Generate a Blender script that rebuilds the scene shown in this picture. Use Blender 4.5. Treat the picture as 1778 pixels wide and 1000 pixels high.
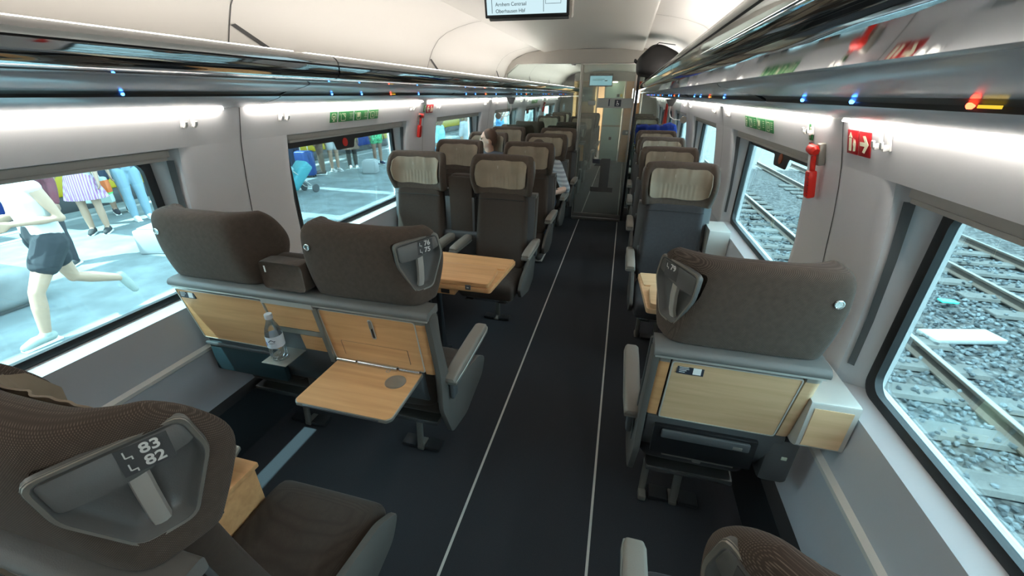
import bpy, bmesh, math, random
from mathutils import Vector, Matrix, noise
PI = math.pi
random.seed(7)
for o in list(bpy.data.objects): bpy.data.objects.remove(o)
scene = bpy.context.scene
COL = scene.collection

# ---------------------------------------------------------------- camera
cam_d = bpy.data.cameras.new('camera'); cam = bpy.data.objects.new('camera', cam_d); COL.objects.link(cam)
YAW, PITCH, ROLL = 0.249304618, 0.446746760, -0.00776939964
FPX = 705.65
cy, sy, cp, sp = math.cos(YAW), math.sin(YAW), math.cos(PITCH), math.sin(PITCH)
fw = Vector((-sy*cp, cy*cp, -sp)); rt = Vector((cy, sy, 0)); dn = fw.cross(rt)
r2 = math.cos(ROLL)*rt + math.sin(ROLL)*dn; d2 = -math.sin(ROLL)*rt + math.cos(ROLL)*dn
M = Matrix((r2, -d2, -fw)).transposed().to_4x4(); M.translation = Vector((0.52199, 0, 1.73489))
cam.matrix_world = M
cam_d.sensor_fit = 'HORIZONTAL'; cam_d.sensor_width = 36; cam_d.lens = 36*FPX/1778
cam_d.clip_start = 0.01; cam_d.clip_end = 300
scene.camera = cam

# ---------------------------------------------------------------- view, world, sun
vs = scene.view_settings
vs.view_transform = 'Standard'; vs.look = 'None'; vs.gamma = 1; vs.use_curve_mapping = False
vs.exposure = 2.1
w = bpy.data.worlds.new('sky'); scene.world = w; w.use_nodes = True
wn = w.node_tree.nodes; wl = w.node_tree.links
bg = wn['Background']
sk = wn.new('ShaderNodeTexSky'); sk.sky_type = 'NISHITA'; sk.sun_disc = False
sk.sun_elevation = math.radians(55); sk.sun_rotation = math.radians(-110); sk.altitude = 0; sk.air_density = 1; sk.dust_density = 2
mixw = wn.new('ShaderNodeMixRGB'); mixw.inputs[0].default_value = 0.75; mixw.inputs[2].default_value = (1, .97, .95, 1)
mul = wn.new('ShaderNodeMixRGB'); mul.blend_type = 'MULTIPLY'; mul.inputs[0].default_value = 1; mul.inputs[2].default_value = (.12, .12, .12, 1)
wl.new(sk.outputs[0], mul.inputs[1]); wl.new(mul.outputs[0], mixw.inputs[1]); wl.new(mixw.outputs[0], bg.inputs[0])
WORLD_STRENGTH = 3.1
bg.inputs[1].default_value = WORLD_STRENGTH
sund = bpy.data.lights.new('sun', 'SUN'); sun = bpy.data.objects.new('sun', sund); COL.objects.link(sun)
sund.energy = 7.0; sund.angle = math.radians(0.6); sund.color = (1, .96, .88)
sdir = Vector((-.27, -.35, .89)).normalized()
sun.rotation_euler = sdir.to_track_quat('Z', 'Y').to_euler(); sun.location = (-6, -3, 12)

LED = 7.0        # window strip leds
UPL = 3.3       # uplights on the racks

# ---------------------------------------------------------------- materials
def nm(name):
    m = bpy.data.materials.new(name); m.use_nodes = True
    nt = m.node_tree; return m, nt, nt.nodes['Principled BSDF']
def simple(name, col, rough=.5, metal=0, spec=.5, coat=0, bump=0, bscale=200, var=0, vscale=4, coatr=.05):
    m, nt, b = nm(name)
    b.inputs['Base Color'].default_value = (*col, 1); b.inputs['Roughness'].default_value = rough
    b.inputs['Metallic'].default_value = metal; b.inputs['Specular IOR Level'].default_value = spec
    b.inputs['Coat Weight'].default_value = coat; b.inputs['Coat Roughness'].default_value = coatr
    tc = nt.nodes.new('ShaderNodeTexCoord')
    if bump:
        n = nt.nodes.new('ShaderNodeTexNoise'); n.inputs['Scale'].default_value = bscale; n.inputs['Detail'].default_value = 3
        nt.links.new(tc.outputs['Object'], n.inputs['Vector'])
        bp = nt.nodes.new('ShaderNodeBump'); bp.inputs['Strength'].default_value = bump; bp.inputs['Distance'].default_value = .002
        nt.links.new(n.outputs[0], bp.inputs['Height']); nt.links.new(bp.outputs[0], b.inputs['Normal'])
    if var:
        n = nt.nodes.new('ShaderNodeTexNoise'); n.inputs['Scale'].default_value = vscale; n.inputs['Detail'].default_value = 4
        nt.links.new(tc.outputs['Object'], n.inputs['Vector'])
        r = nt.nodes.new('ShaderNodeValToRGB')
        r.color_ramp.elements[0].position = .35; r.color_ramp.elements[1].position = .65
        r.color_ramp.elements[0].color = (*[c*(1-var) for c in col], 1); r.color_ramp.elements[1].color = (*[min(1, c*(1+var)) for c in col], 1)
        nt.links.new(n.outputs[0], r.inputs[0]); nt.links.new(r.outputs[0], b.inputs['Base Color'])
    return m
def emit(name, col, s):
    m, nt, b = nm(name); nt.nodes.remove(b)
    e = nt.nodes.new('ShaderNodeEmission'); e.inputs[0].default_value = (*col, 1); e.inputs[1].default_value = s
    nt.links.new(e.outputs[0], nt.nodes['Material Output'].inputs[0]); return m
def glass(name, tint, gl=.08, rough=0.0, haze=0):
    m, nt, b = nm(name); nt.nodes.remove(b)
    t = nt.nodes.new('ShaderNodeBsdfTransparent'); t.inputs[0].default_value = (*tint, 1)
    g = nt.nodes.new('ShaderNodeBsdfGlossy'); g.inputs['Roughness'].default_value = rough
    lw = nt.nodes.new('ShaderNodeFresnel'); lw.inputs[0].default_value = 1.5
    mx = nt.nodes.new('ShaderNodeMixShader'); ml = nt.nodes.new('ShaderNodeMath'); ml.operation = 'MULTIPLY'; ml.inputs[1].default_value = gl
    nt.links.new(lw.outputs[0], ml.inputs[0]); nt.links.new(ml.outputs[0], mx.inputs[0])
    nt.links.new(t.outputs[0], mx.inputs[1]); nt.links.new(g.outputs[0], mx.inputs[2])
    out = mx.outputs[0]
    if haze:
        d = nt.nodes.new('ShaderNodeBsdfDiffuse'); d.inputs[0].default_value = (.8, .8, .74, 1); m2 = nt.nodes.new('ShaderNodeMixShader'); m2.inputs[0].default_value = haze
        nt.links.new(out, m2.inputs[1]); nt.links.new(d.outputs[0], m2.inputs[2]); out = m2.outputs[0]
    nt.links.new(out, nt.nodes['Material Output'].inputs[0]); return m
def fabric(name, c0, c1, sc=900., rough=.95, strength=.5, thr=.72):
    m, nt, b = nm(name); N = nt.nodes; Lk = nt.links
    tc = N.new('ShaderNodeTexCoord'); sep = N.new('ShaderNodeSeparateXYZ'); Lk.new(tc.outputs['Object'], sep.inputs[0])
    def sinw(a, out, ph=0):
        q = N.new('ShaderNodeMath'); q.operation = 'MULTIPLY_ADD'; q.inputs[1].default_value = a; q.inputs[2].default_value = ph; Lk.new(out, q.inputs[0])
        s = N.new('ShaderNodeMath'); s.operation = 'SINE'; Lk.new(q.outputs[0], s.inputs[0]); return s.outputs[0]
    ad = N.new('ShaderNodeMath'); ad.operation = 'ADD'; Lk.new(sep.outputs[0], ad.inputs[0]); Lk.new(sep.outputs[1], ad.inputs[1])
    s1 = sinw(sc*1.5, ad.outputs[0]); s2 = sinw(sc*1.9, sep.outputs[2])
    mu = N.new('ShaderNodeMath'); mu.operation = 'MULTIPLY'; Lk.new(s1, mu.inputs[0]); Lk.new(s2, mu.inputs[1])
    n = N.new('ShaderNodeTexNoise'); n.inputs['Scale'].default_value = 60; n.inputs['Detail'].default_value = 5; Lk.new(tc.outputs['Object'], n.inputs['Vector'])
    mr = N.new('ShaderNodeMapRange'); mr.inputs[1].default_value = .1; mr.inputs[2].default_value = .9; Lk.new(mu.outputs[0], mr.inputs[0])
    ml = N.new('ShaderNodeMath'); ml.operation = 'MULTIPLY'; Lk.new(mr.outputs[0], ml.inputs[0]); Lk.new(n.outputs[0], ml.inputs[1])
    mx = N.new('ShaderNodeMixRGB'); mx.inputs[1].default_value = (*c0, 1); mx.inputs[2].default_value = (*c1, 1); Lk.new(ml.outputs[0], mx.inputs[0])
    Lk.new(mx.outputs[0], b.inputs['Base Color']); b.inputs['Roughness'].default_value = rough
    b.inputs['Sheen Weight'].default_value = .08; b.inputs['Sheen Roughness'].default_value = .5
    b.inputs['Specular IOR Level'].default_value = .08
    bp = N.new('ShaderNodeBump'); bp.inputs['Strength'].default_value = strength; bp.inputs['Distance'].default_value = .001
    Lk.new(ml.outputs[0], bp.inputs['Height']); Lk.new(bp.outputs[0], b.inputs['Normal']); return m
def wood(name, c0, c1, axis=0):
    m, nt, b = nm(name); N = nt.nodes; Lk = nt.links
    tc = N.new('ShaderNodeTexCoord'); mp = N.new('ShaderNodeMapping'); Lk.new(tc.outputs['Object'], mp.inputs[0])
    s = [26, 26, 26]; s[axis] = 1.6; mp.inputs['Scale'].default_value = s
    n = N.new('ShaderNodeTexNoise'); n.inputs['Scale'].default_value = 1.3; n.inputs['Detail'].default_value = 6; n.inputs['Distortion'].default_value = .6
    Lk.new(mp.outputs[0], n.inputs['Vector'])
    r = N.new('ShaderNodeValToRGB'); r.color_ramp.elements[0].position = .3; r.color_ramp.elements[1].position = .72
    r.color_ramp.elements[0].color = (*c0, 1); r.color_ramp.elements[1].color = (*c1, 1)
    Lk.new(n.outputs[0], r.inputs[0]); Lk.new(r.outputs[0], b.inputs['Base Color'])
    b.inputs['Roughness'].default_value = .42; b.inputs['Specular IOR Level'].default_value = .4; return m

MAT = {}
MAT['fab'] = fabric('seat_fabric', (.072, .055, .045), (.28, .22, .175), 800)
MAT['fab2'] = fabric('cushion_fabric', (.056, .042, .034), (.12, .096, .080), 1100, strength=.3)
MAT['fabblue'] = fabric('dark_fabric', (.048, .045, .047), (.13, .125, .13), 1100, strength=.3)
MAT['wood'] = wood('beech_laminate', (.60, .30, .125), (.74, .40, .18))
MAT['woodp'] = wood('pale_beech_laminate', (.56, .355, .19), (.70, .465, .27))
MAT['grey'] = simple('grey_plastic', (.19, .183, .172), .5, bump=.25, bscale=500)
MAT['dgrey'] = simple('dark_grey_plastic', (.075, .078, .08), .48, bump=.2, bscale=500)
MAT['charcoal'] = simple('charcoal_plastic', (.018, .019, .021), .5)
MAT['black'] = simple('black_rubber', (.008, .008, .009), .45)
MAT['silver'] = simple('brushed_silver', (.55, .53, .485), .38, .3)
MAT['shell'] = simple('side_shell_grey', (.105, .095, .085), .6, spec=.2)
MAT['pwhite'] = simple('dull_white_paint', (.30, .31, .31), .6)
MAT['blind'] = simple('blind_cassette_grey', (.40, .385, .355), .5)
MAT['ledge'] = simple('seat_ledge_grey', (.15, .145, .135), .5, bump=.2, bscale=500)
MAT['liner'] = simple('grip_liner_grey', (.13, .132, .128), .38, bump=.15, bscale=500)
MAT['steel'] = simple('polished_steel', (.62, .62, .60), .2, .95)
MAT['warm'] = simple('champagne_metal', (.34, .32, .28), .38, .6)
MAT['arm'] = simple('taupe_armrest_pad', (.225, .190, .158), .6, bump=.3, bscale=600)
MAT['cover'] = simple('beige_headrest_cover', (.30, .245, .18), .8, bump=.35, bscale=350, var=.08, vscale=9)
MAT['wall'] = simple('pale_grey_wall', (.60, .60, .615), .48, bump=.12, bscale=450)
MAT['dado'] = simple('grey_dado', (.47, .475, .50), .45, bump=.12, bscale=450)
MAT['dado_highlight'] = simple('dado_edge_highlight', (.60, .57, .53), .45)  # paler tint paints the highlight along the rounded dado edge
MAT['reveal'] = simple('window_reveal', (.49, .49, .50), .4)
MAT['ceil'] = simple('cream_ceiling', (.62, .60, .565), .42)
MAT['ceilc'] = simple('centre_ceiling', (.60, .585, .54), .4)
MAT['header'] = simple('header_panel', (.42, .40, .36), .45)
MAT['lip'] = simple('rack_lip_grey', (.33, .33, .33), .28, .2, coat=.3)
MAT['rackglass'] = simple('rack_gloss_shelf', (.60, .64, .66), .045, 1.0)
MAT['rackgrey'] = simple('rack_satin_grey', (.50, .55, .62), .26, .2, coat=.2)
MAT['seam'] = simple('seam_shadow_gap', (.05, .05, .05), .6)
MAT['led'] = emit('led_strip', (1, .93, .84), LED)
MAT['upl'] = emit('rack_uplight', (1, .93, .85), UPL)
MAT['blue'] = emit('blue_lamp', (.05, .25, 1), 3)
MAT['red'] = emit('red_lamp', (1, .05, .02), 3.5)
MAT['yellowd'] = emit('yellow_display', (1, .65, .05), .25)
MAT['white'] = simple('white_plastic', (.72, .71, .69), .4)
MAT['line'] = simple('white_floor_line', (.62, .60, .55), .5)
MAT['green'] = simple('green_sign', (.035, .24, .07), .45)
MAT['redsign'] = simple('red_sign', (.50, .012, .018), .45)
MAT['cream'] = simple('luminescent_cream', (.85, .84, .62), .5)
MAT['redp'] = simple('red_hammer_plastic', (.75, .025, .015), .35)
MAT['text'] = simple('white_lettering', (.82, .82, .80), .5)
MAT['dtext'] = simple('dark_lettering', (.02, .03, .05), .5)
MAT['sticker'] = simple('dark_sticker', (.03, .035, .05), .4)
MAT['wglass'] = glass('window_tint_glass', (.64, .86, .92), .55)
MAT['dglass'] = glass('partition_glass', (.80, .86, .84), .8)
MAT['hazeglass'] = glass('door_glass_painted_haze', (.76, .80, .76), .8, haze=.16)  # diffuse mix paints a pale reflection haze over the whole door leaf
MAT['film'] = simple('frosted_film', (.35, .37, .35), .6)
MAT['smoke'] = simple('grey_glass_numeral', (.10, .095, .09), .4)

# ---------------------------------------------------------------- mesh helpers
def tag(o, label=None, cat=None, group=None, kind=None):
    if label: o['label'] = label
    if cat: o['category'] = cat
    if group: o['group'] = group
    if kind: o['kind'] = kind
    return o
def empty(name, loc=(0, 0, 0), rz=0, **k):
    o = bpy.data.objects.new(name, None); COL.objects.link(o); o.location = loc; o.rotation_euler = (0, 0, rz); o.empty_display_size = .05
    return tag(o, **k)
class MB:
    def __init__(s): s.bm = bmesh.new()
    def add(s, verts, faces):
        vs_ = [s.bm.verts.new(v) for v in verts]
        for f in faces:
            try: s.bm.faces.new([vs_[i] for i in f])
            except ValueError: pass
        return vs_
    def box(s, c, d, bev=0, seg=2, rot=None):
        x, y, z = [q/2 for q in d]
        co = [Vector((i, j, k)) for k in (-z, z) for j in (-y, y) for i in (-x, x)]
        t = bmesh.new(); vv = [t.verts.new(v) for v in co]
        for f in ((0, 2, 3, 1), (4, 5, 7, 6), (0, 1, 5, 4), (2, 6, 7, 3), (0, 4, 6, 2), (1, 3, 7, 5)): t.faces.new([vv[i] for i in f])
        if bev: bmesh.ops.bevel(t, geom=list(t.edges), offset=min(bev, min(x, y, z)*.95), segments=seg, profile=.5, affect='EDGES')
        if rot is not None: bmesh.ops.rotate(t, verts=t.verts, cent=(0, 0, 0), matrix=rot)
        bmesh.ops.translate(t, verts=t.verts, vec=c); s.merge(t); return s
    def merge(s, t):
        m = bpy.data.meshes.new('t'); t.to_mesh(m); s.bm.from_mesh(m); t.free(); bpy.data.meshes.remove(m)
    def prism(s, poly, axis, a, b, bev=0, seg=2):
        # poly of (u,v) : axis 0 -> (y,z), 1 -> (x,z), 2 -> (x,y)
        def P(u, v, t): return {0: (t, u, v), 1: (u, t, v), 2: (u, v, t)}[axis]
        t = bmesh.new(); A = [t.verts.new(P(u, v, a)) for u, v in poly]; B = [t.verts.new(P(u, v, b)) for u, v in poly]; n = len(poly)
        t.faces.new(A); t.faces.new(B[::-1])
        for i in range(n): t.faces.new([A[i], B[i], B[(i+1) % n], A[(i+1) % n]])
        bmesh.ops.recalc_face_normals(t, faces=t.faces)
        if bev:
            es = [e for e in t.edges if (e.verts[0] in A) == (e.verts[1] in A)]
            bmesh.ops.bevel(t, geom=es, offset=bev, segments=seg, profile=.5, affect='EDGES')
        s.merge(t); return s
    def loft(s, rings, cap=True, closed=True):
        V = [[s.bm.verts.new(p) for p in r] for r in rings]; n = len(rings[0])
        for a, b in zip(V, V[1:]):
            for i in range(n if closed else n-1):
                try: s.bm.faces.new([a[i], a[(i+1) % n], b[(i+1) % n], b[i]])
                except ValueError: pass
        if cap and closed:
            s.bm.faces.new(V[0][::-1]); s.bm.faces.new(V[-1])
        return s
    def grid(s, P):
        return s.loft(P, cap=False, closed=False)
    def tube(s, pts, r, n=10, cap=True):
        pts = [Vector(p) for p in pts]; rr = r if isinstance(r, (list, tuple)) else [r]*len(pts)
        rings = []; up = None
        for i, p in enumerate(pts):
            d = (pts[min(i+1, len(pts)-1)]-pts[max(i-1, 0)]).normalized()
            if up is None: up = Vector((0, 0, 1)) if abs(d.z) < .9 else Vector((1, 0, 0))
            x = d.cross(up).normalized(); up = x.cross(d).normalized()
            rings.append([p+rr[i]*(math.cos(2*PI*k/n)*x+math.sin(2*PI*k/n)*up) for k in range(n)])
        return s.loft(rings, cap)
    def lathe(s, prof, c=(0, 0, 0), n=24, cap=True):
        return s.loft([[(c[0]+r*math.cos(2*PI*k/n), c[1]+r*math.sin(2*PI*k/n), c[2]+z) for k in range(n)] for r, z in prof], cap)
    def ball(s, c, r, n=12):
        rx, ry, rz = r if isinstance(r, (list, tuple)) else (r, r, r)
        rings = []
        for j in range(1, n):
            a = PI*j/n; rings.append([(c[0]+rx*math.sin(a)*math.cos(2*PI*k/(2*n)), c[1]+ry*math.sin(a)*math.sin(2*PI*k/(2*n)), c[2]-rz*math.cos(a)) for k in range(2*n)])
        return s.loft(rings)
    def cyl(s, c, r, h, axis=2, n=20, bev=0):
        prof = [(r, -h/2), (r, h/2)] if not bev else [(r-bev, -h/2), (r, -h/2+bev), (r, h/2-bev), (r-bev, h/2)]
        t = MB(); t.lathe(prof, n=n)
        if axis == 0: bmesh.ops.rotate(t.bm, verts=t.bm.verts, cent=(0, 0, 0), matrix=Matrix.Rotation(PI/2, 3, 'Y'))
        if axis == 1: bmesh.ops.rotate(t.bm, verts=t.bm.verts, cent=(0, 0, 0), matrix=Matrix.Rotation(-PI/2, 3, 'X'))
        bmesh.ops.translate(t.bm, verts=t.bm.verts, vec=c); s.merge(t.bm); return s
    def xf(s, mat):
        bmesh.ops.transform(s.bm, matrix=mat, verts=s.bm.verts); return s
    def mesh(s, name='m', smooth=True, ang=38):
        bmesh.ops.recalc_face_normals(s.bm, faces=s.bm.faces)
        for f in s.bm.faces: f.smooth = smooth
        m = bpy.data.meshes.new(name); s.bm.to_mesh(m); s.bm.free()
        if smooth: m.set_sharp_from_angle(angle=math.radians(ang))
        return m
    def build(s, name, mat, parent=None, loc=(0, 0, 0), rot=(0, 0, 0), smooth=True, ang=38, flip=False, **k):
        m = s.mesh(name, smooth, ang)
        return place(m, name, mat, parent, loc, rot, **k)
MCACHE = {}
def place(m, name, mat, parent=None, loc=(0, 0, 0), rot=(0, 0, 0), **k):
    mm = MAT[mat] if isinstance(mat, str) else mat
    if len(m.materials) and m.materials[0] != mm:
        key = (m.name, mm.name)
        m = MCACHE.get(key) or MCACHE.setdefault(key, m.copy())
    m.materials.clear(); m.materials.append(mm)
    o = bpy.data.objects.new(name, m); COL.objects.link(o); o.location = loc; o.rotation_euler = rot
    if parent: o.parent = parent
    return tag(o, **k)
def bake(mb, mods, ang=60):
    """apply modifiers to a mesh and return a plain mesh"""
    m = mb.mesh('b') if isinstance(mb, MB) else mb
    o = bpy.data.objects.new('b', m); COL.objects.link(o)
    cut = []
    for t, kw in mods:
        md = o.modifiers.new(t, t)
        for a, v in kw.items():
            if a == 'object' and isinstance(v, MB):
                c = bpy.data.objects.new('c', v.mesh('c')); COL.objects.link(c); cut.append(c); v = c
            setattr(md, a, v)
    dg = bpy.context.evaluated_depsgraph_get(); dg.update()
    r = bpy.data.meshes.new_from_object(o.evaluated_get(dg))
    bpy.data.objects.remove(o)
    for c in cut: bpy.data.objects.remove(c)
    for p in r.polygons: p.use_smooth = True
    r.set_sharp_from_angle(angle=math.radians(ang))
    return r
SUB = lambda n=2: ('SUBSURF', dict(levels=n, render_levels=n))
def simple_once(n, c, r):
    return bpy.data.materials.get(n) or simple(n, c, r)
def text_mesh(txt, size, bold=.0, ext=.0006, align='CENTER'):
    c = bpy.data.curves.new('t', 'FONT'); c.body = txt; c.size = size; c.extrude = ext; c.align_x = align; c.align_y = 'CENTER'; c.offset = bold
    o = bpy.data.objects.new('t', c); COL.objects.link(o)
    dg = bpy.context.evaluated_depsgraph_get(); dg.update()
    m = bpy.data.meshes.new_from_object(o.evaluated_get(dg)); bpy.data.objects.remove(o); return m
def text(txt, size, mat, parent, name, mtx, bold=0, align='CENTER'):
    m = text_mesh(txt, size, bold, align=align); m.transform(mtx)
    return place(m, name, mat, parent)
def frame(o, x, y, z=None):
    """matrix with origin o and in-plane axes x,y"""
    x = Vector(x).normalized(); y = Vector(y).normalized(); z = x.cross(y)
    y = z.cross(x)
    m = Matrix((x, y, z)).transposed().to_4x4(); m.translation = Vector(o); return m
def rrect(w, h, r, n=5, cx=0, cy=0):
    p = []
    for (sx, sy_, a0) in ((1, 1, 0), (-1, 1, PI/2), (-1, -1, PI), (1, -1, 1.5*PI)):
        for k in range(n+1):
            a = a0+PI/2*k/n; p.append((cx+sx*(w/2-r)+r*math.cos(a), cy+sy_*(h/2-r)+r*math.sin(a)))
    return p
def round_poly(P, r, n=4):
    out = []; N = len(P)
    for i in range(N):
        p0, p1, p2 = Vector(P[i-1]), Vector(P[i]), Vector(P[(i+1) % N])
        a, b = (p0-p1), (p2-p1); rr = min(r, a.length*.45, b.length*.45); a.normalize(); b.normalize()
        A, B = p1+a*rr, p1+b*rr
        for k in range(n+1):
            t = k/n; out.append(tuple((1-t)**2*A+2*t*(1-t)*p1+t*t*B))
    return out
def children(o): return [c for c in bpy.data.objects if c.parent == o]
def copy_tree(o, parent=None, rename=None):
    kids = KIDS.get(o.name) or children(o); KIDS[o.name] = kids
    c = o.copy(); COL.objects.link(c)
    if parent: c.parent = parent
    for ch in kids: copy_tree(ch, c)
    return c
KIDS = {}
def lerp(a, b, t): return a+(b-a)*t
def interp(tab, x):
    if x <= tab[0][0]: return tab[0][1]
    for (a, u), (b, v) in zip(tab, tab[1:]):
        if x <= b: return lerp(u, v, (x-a)/(b-a))
    return tab[-1][1]

# ================================================================= THE CARRIAGE
Y0, Y1 = -2.6, 12.2
WX = [(0, 1.275), (.34, 1.275), (.60, 1.287), (.841, 1.315), (1.15, 1.312), (1.40, 1.285), (1.52, 1.262), (1.667, 1.222), (1.75, 1.205), (1.90, 1.20)]
def wx(z): return interp(WX, z)
ZS, ZT = .845, 1.52
WIN = [(2*k, 2*k+1.38) for k in range(-1, 6)]
MB().box((0, (Y0+15.2)/2, -.05), (2.6, 15.2-Y0, .1)).build('floor', simple('charcoal_carpet', (.030, .032, .038), .95, bump=.6, bscale=700, var=.12, vscale=300), kind='structure', smooth=False)
for x in (.008, .578):
    MB().box((x, (6.14+Y0)/2, .001), (.011, 6.14-Y0, .003)).build('trim_%d' % (1 if x < .1 else 2), 'line', kind='structure', smooth=False)
    MB().box((x, (6.3+12.1)/2, .001), (.011, 5.8, .003)).build('trim_%d' % (3 if x < .1 else 4), 'line', kind='structure', smooth=False)
win_no = 0
for side, sn in ((-1, 'left'), (1, 'right')):
    w_ = MB()
    def strip(y0, y1, zz):
        w_.grid([[(side*wx(z), y, z) for z in zz] for y in (y0, y1)])
    strip(Y0, Y1, [ZT, 1.58, 1.62, 1.667, 1.75, 1.90])
    zz = [ZS, .95, 1.05, 1.15, 1.25, 1.35, 1.45, ZT]
    edges = [Y0]+[e for a in WIN for e in a]+[Y1]
    for a, b in zip(edges[::2], edges[1::2]):
        # pillars, with softly rounded edges toward the windows
        ys = [a, a+.012, a+.05]+[b-.05, b-.012, b]
        off = [.012, .003, 0, 0, .003, .012]
        w_.grid([[(side*(wx(z)+off[i]), ys[i], z) for z in zz] for i in range(6)])
    w_.build('wall_'+sn, 'wall', kind='structure')
    # dado below the windows
    d = MB(); pr = [(1.235, .0), (1.235, .30), (1.272, .33), (1.275, .36), (1.286, .60), (1.287, .612)]
    d.grid([[(side*x, y, z) for x, z in pr[2:]] for y in (Y0, Y1)])
    MB().grid([[(side*x, y, z) for x, z in pr[:3]] for y in (Y0, Y1)]).build('trim_%d' % (7 if side < 0 else 8), 'charcoal', kind='structure')
    pr = [(1.297, .636), (1.302, .66), (1.315, .845)]
    d.grid([[(side*x, y, z) for x, z in pr] for y in (Y0, Y1)])
    d.build('baseboard_'+sn, 'dado', kind='structure')
    d = MB(); pr = [(1.286, .608), (1.280, .614), (1.281, .628), (1.298, .640)]
    d.grid([[(side*x, y, z) for x, z in pr] for y in (Y0, Y1)])
    d.build('trim_%d' % (5 if side < 0 else 6), 'dado_highlight', kind='structure')
    for k in range(-1, 6):
        s = MB(); y = 2*k+1.68
        s.grid([[(side*(wx(z)-.0015), yy, z) for z in zz+[1.6, 1.667]] for yy in (y, y+.005)])
        s.build('trim_%d' % (10+k+(0 if side < 0 else 10)), 'seam', kind='structure')
    for k, (a, b) in enumerate(WIN):
        win_no += 1
        root = empty('window_%d' % win_no, (side*1.385, (a+b)/2, 1.18), kind='structure')
        cx_, cy_, cz_ = root.location
        def L(x, y, z): return (x-cx_, y-cy_, z-cz_)
        r = MB(); ga, gb, gz0, gz1 = a+.062, b-.062, .868, 1.498
        zz2 = [ZS+(ZT-ZS)*i/6 for i in range(7)]; gz = [gz0+(gz1-gz0)*i/6 for i in range(7)]
        for ya, yb in ((a, ga), (b, gb)):
            r.grid([[L(side*(wx(z)+.011), ya, z) for z in zz2], [L(side*(wx(z)*.62+1.39*.38+.005), lerp(ya, yb, .25), lerp(z, g, .3)) for z, g in zip(zz2, gz)], [L(side*1.388, yb, z) for z in gz]])
        r.grid([[L(side*wx(ZS), yy, ZS), L(side*(wx(ZS)+.012), yy, ZS+.004), L(side*1.388, y2, gz0)] for yy, y2 in ((a-.0, ga), (b+.0, gb))])
        r.grid([[L(side*wx(ZT), yy, ZT), L(side*1.388, y2, gz1)] for yy, y2 in ((a, ga), (b, gb))])
        r.build('window_reveal', 'reveal', root)
        # rounded gasket
        O = rrect(gb-ga+.004, gz1-gz0+.004, .05, 6, 0, 0); I = rrect(gb-ga-.062, gz1-gz0-.055, .05, 6, 0, 0)
        g = MB(); my, mz = (ga+gb)/2, (gz0+gz1)/2
        # filler between square reveal and rounded gasket
        g.loft([[L(side*1.392, my+u, mz+v) for u, v in O], [L(side*1.376, my+u, mz+v) for u, v in O], [L(side*1.374, my+u*.985, mz+v*.97) for u, v in O], [L(side*1.378, my+u, mz+v) for u, v in I], [L(side*1.40, my+u, mz+v) for u, v in I]], cap=False)
        g.build('window_gasket', 'black', root)
        g = MB(); g.loft([[L(side*1.389, my+u*1.06, mz+v*1.06) for u, v in rrect(gb-ga, gz1-gz0, .01, 6)], [L(side*1.3885, my+u, mz+v) for u, v in O]], cap=False)
        g.build('corner_filler', 'reveal', root)
        MB().box(L(side*1.398, my, mz), (.006, gb-ga-.05, gz1-gz0-.045)).build('window_pane', 'wglass', root, smooth=False)
        if k in (2, 5):
            fr_ = MB(); cyy = 2*(k-1)+.66; fr_.prism(round_poly([(a+.07-cy_, .300), (b-.07-cy_, .300), (b-.07-cy_, .248), (cyy+.12-cy_, .248), (cyy+.10-cy_, .190), (cyy-.10-cy_, .190), (cyy-.12-cy_, .248), (a+.07-cy_, .248)], .015, 3), 0, side*.006-.002, side*.006+.002)
            fr_.build('black_print', 'black', root, smooth=False)
            MB().cyl((side*.002, cyy-cy_, .235), .028, .004, 0, 24).build('red_dot', 'redp' if side < 0 else simple_once('orange_dot', (.45, .10, .03), .5), root)
        c = MB(); c.box(L(side*1.335, (a+b)/2, 1.499), (.075, b-a-.05, .03), .006); c.box(L(side*1.318, (a+b)/2, 1.478), (.035, b-a-.075, .014), .004)
        c.build('blind_cassette', 'blind', root)
        for yy, sg in ((a, 1), (b, -1)):
            c = MB(); zr = [.93, 1.1, 1.3, 1.47]
            def rv(z, t): return L(side*(lerp(wx(z)+.011, 1.388, t)-.004), yy+sg*lerp(0, .062, t)+sg*.004, z)
            c.grid([[rv(z, t) for z in zr] for t in (.20, .42)])
            c.build('blind_guide', 'dgrey', root)

# outer body shell around the windows; unseen, added to stop light leaks
for side, sn in ((-1, 'left'), (1, 'right')):
    o_ = MB(); ym, yl = (Y0+15.2)/2, 15.2-Y0
    o_.box((side*1.425, ym, .43), (.02, yl, .90)).box((side*1.425, ym, 1.93), (.02, yl, .86))
    for a, b in zip(edges[::2], edges[1::2]): o_.box((side*1.425, (a+b)/2, 1.19), (.02, b-a+.12, .66))
    o_.box((side*1.425, 13.7, 1.19), (.02, 3.0, .66)).build('wall_outer_'+sn, 'white', kind='structure', smooth=False)
MB().box((0, 15.2, 1.1), (2.9, .04, 2.6)).build('wall_end', 'ceil', kind='structure', smooth=False)

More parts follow.
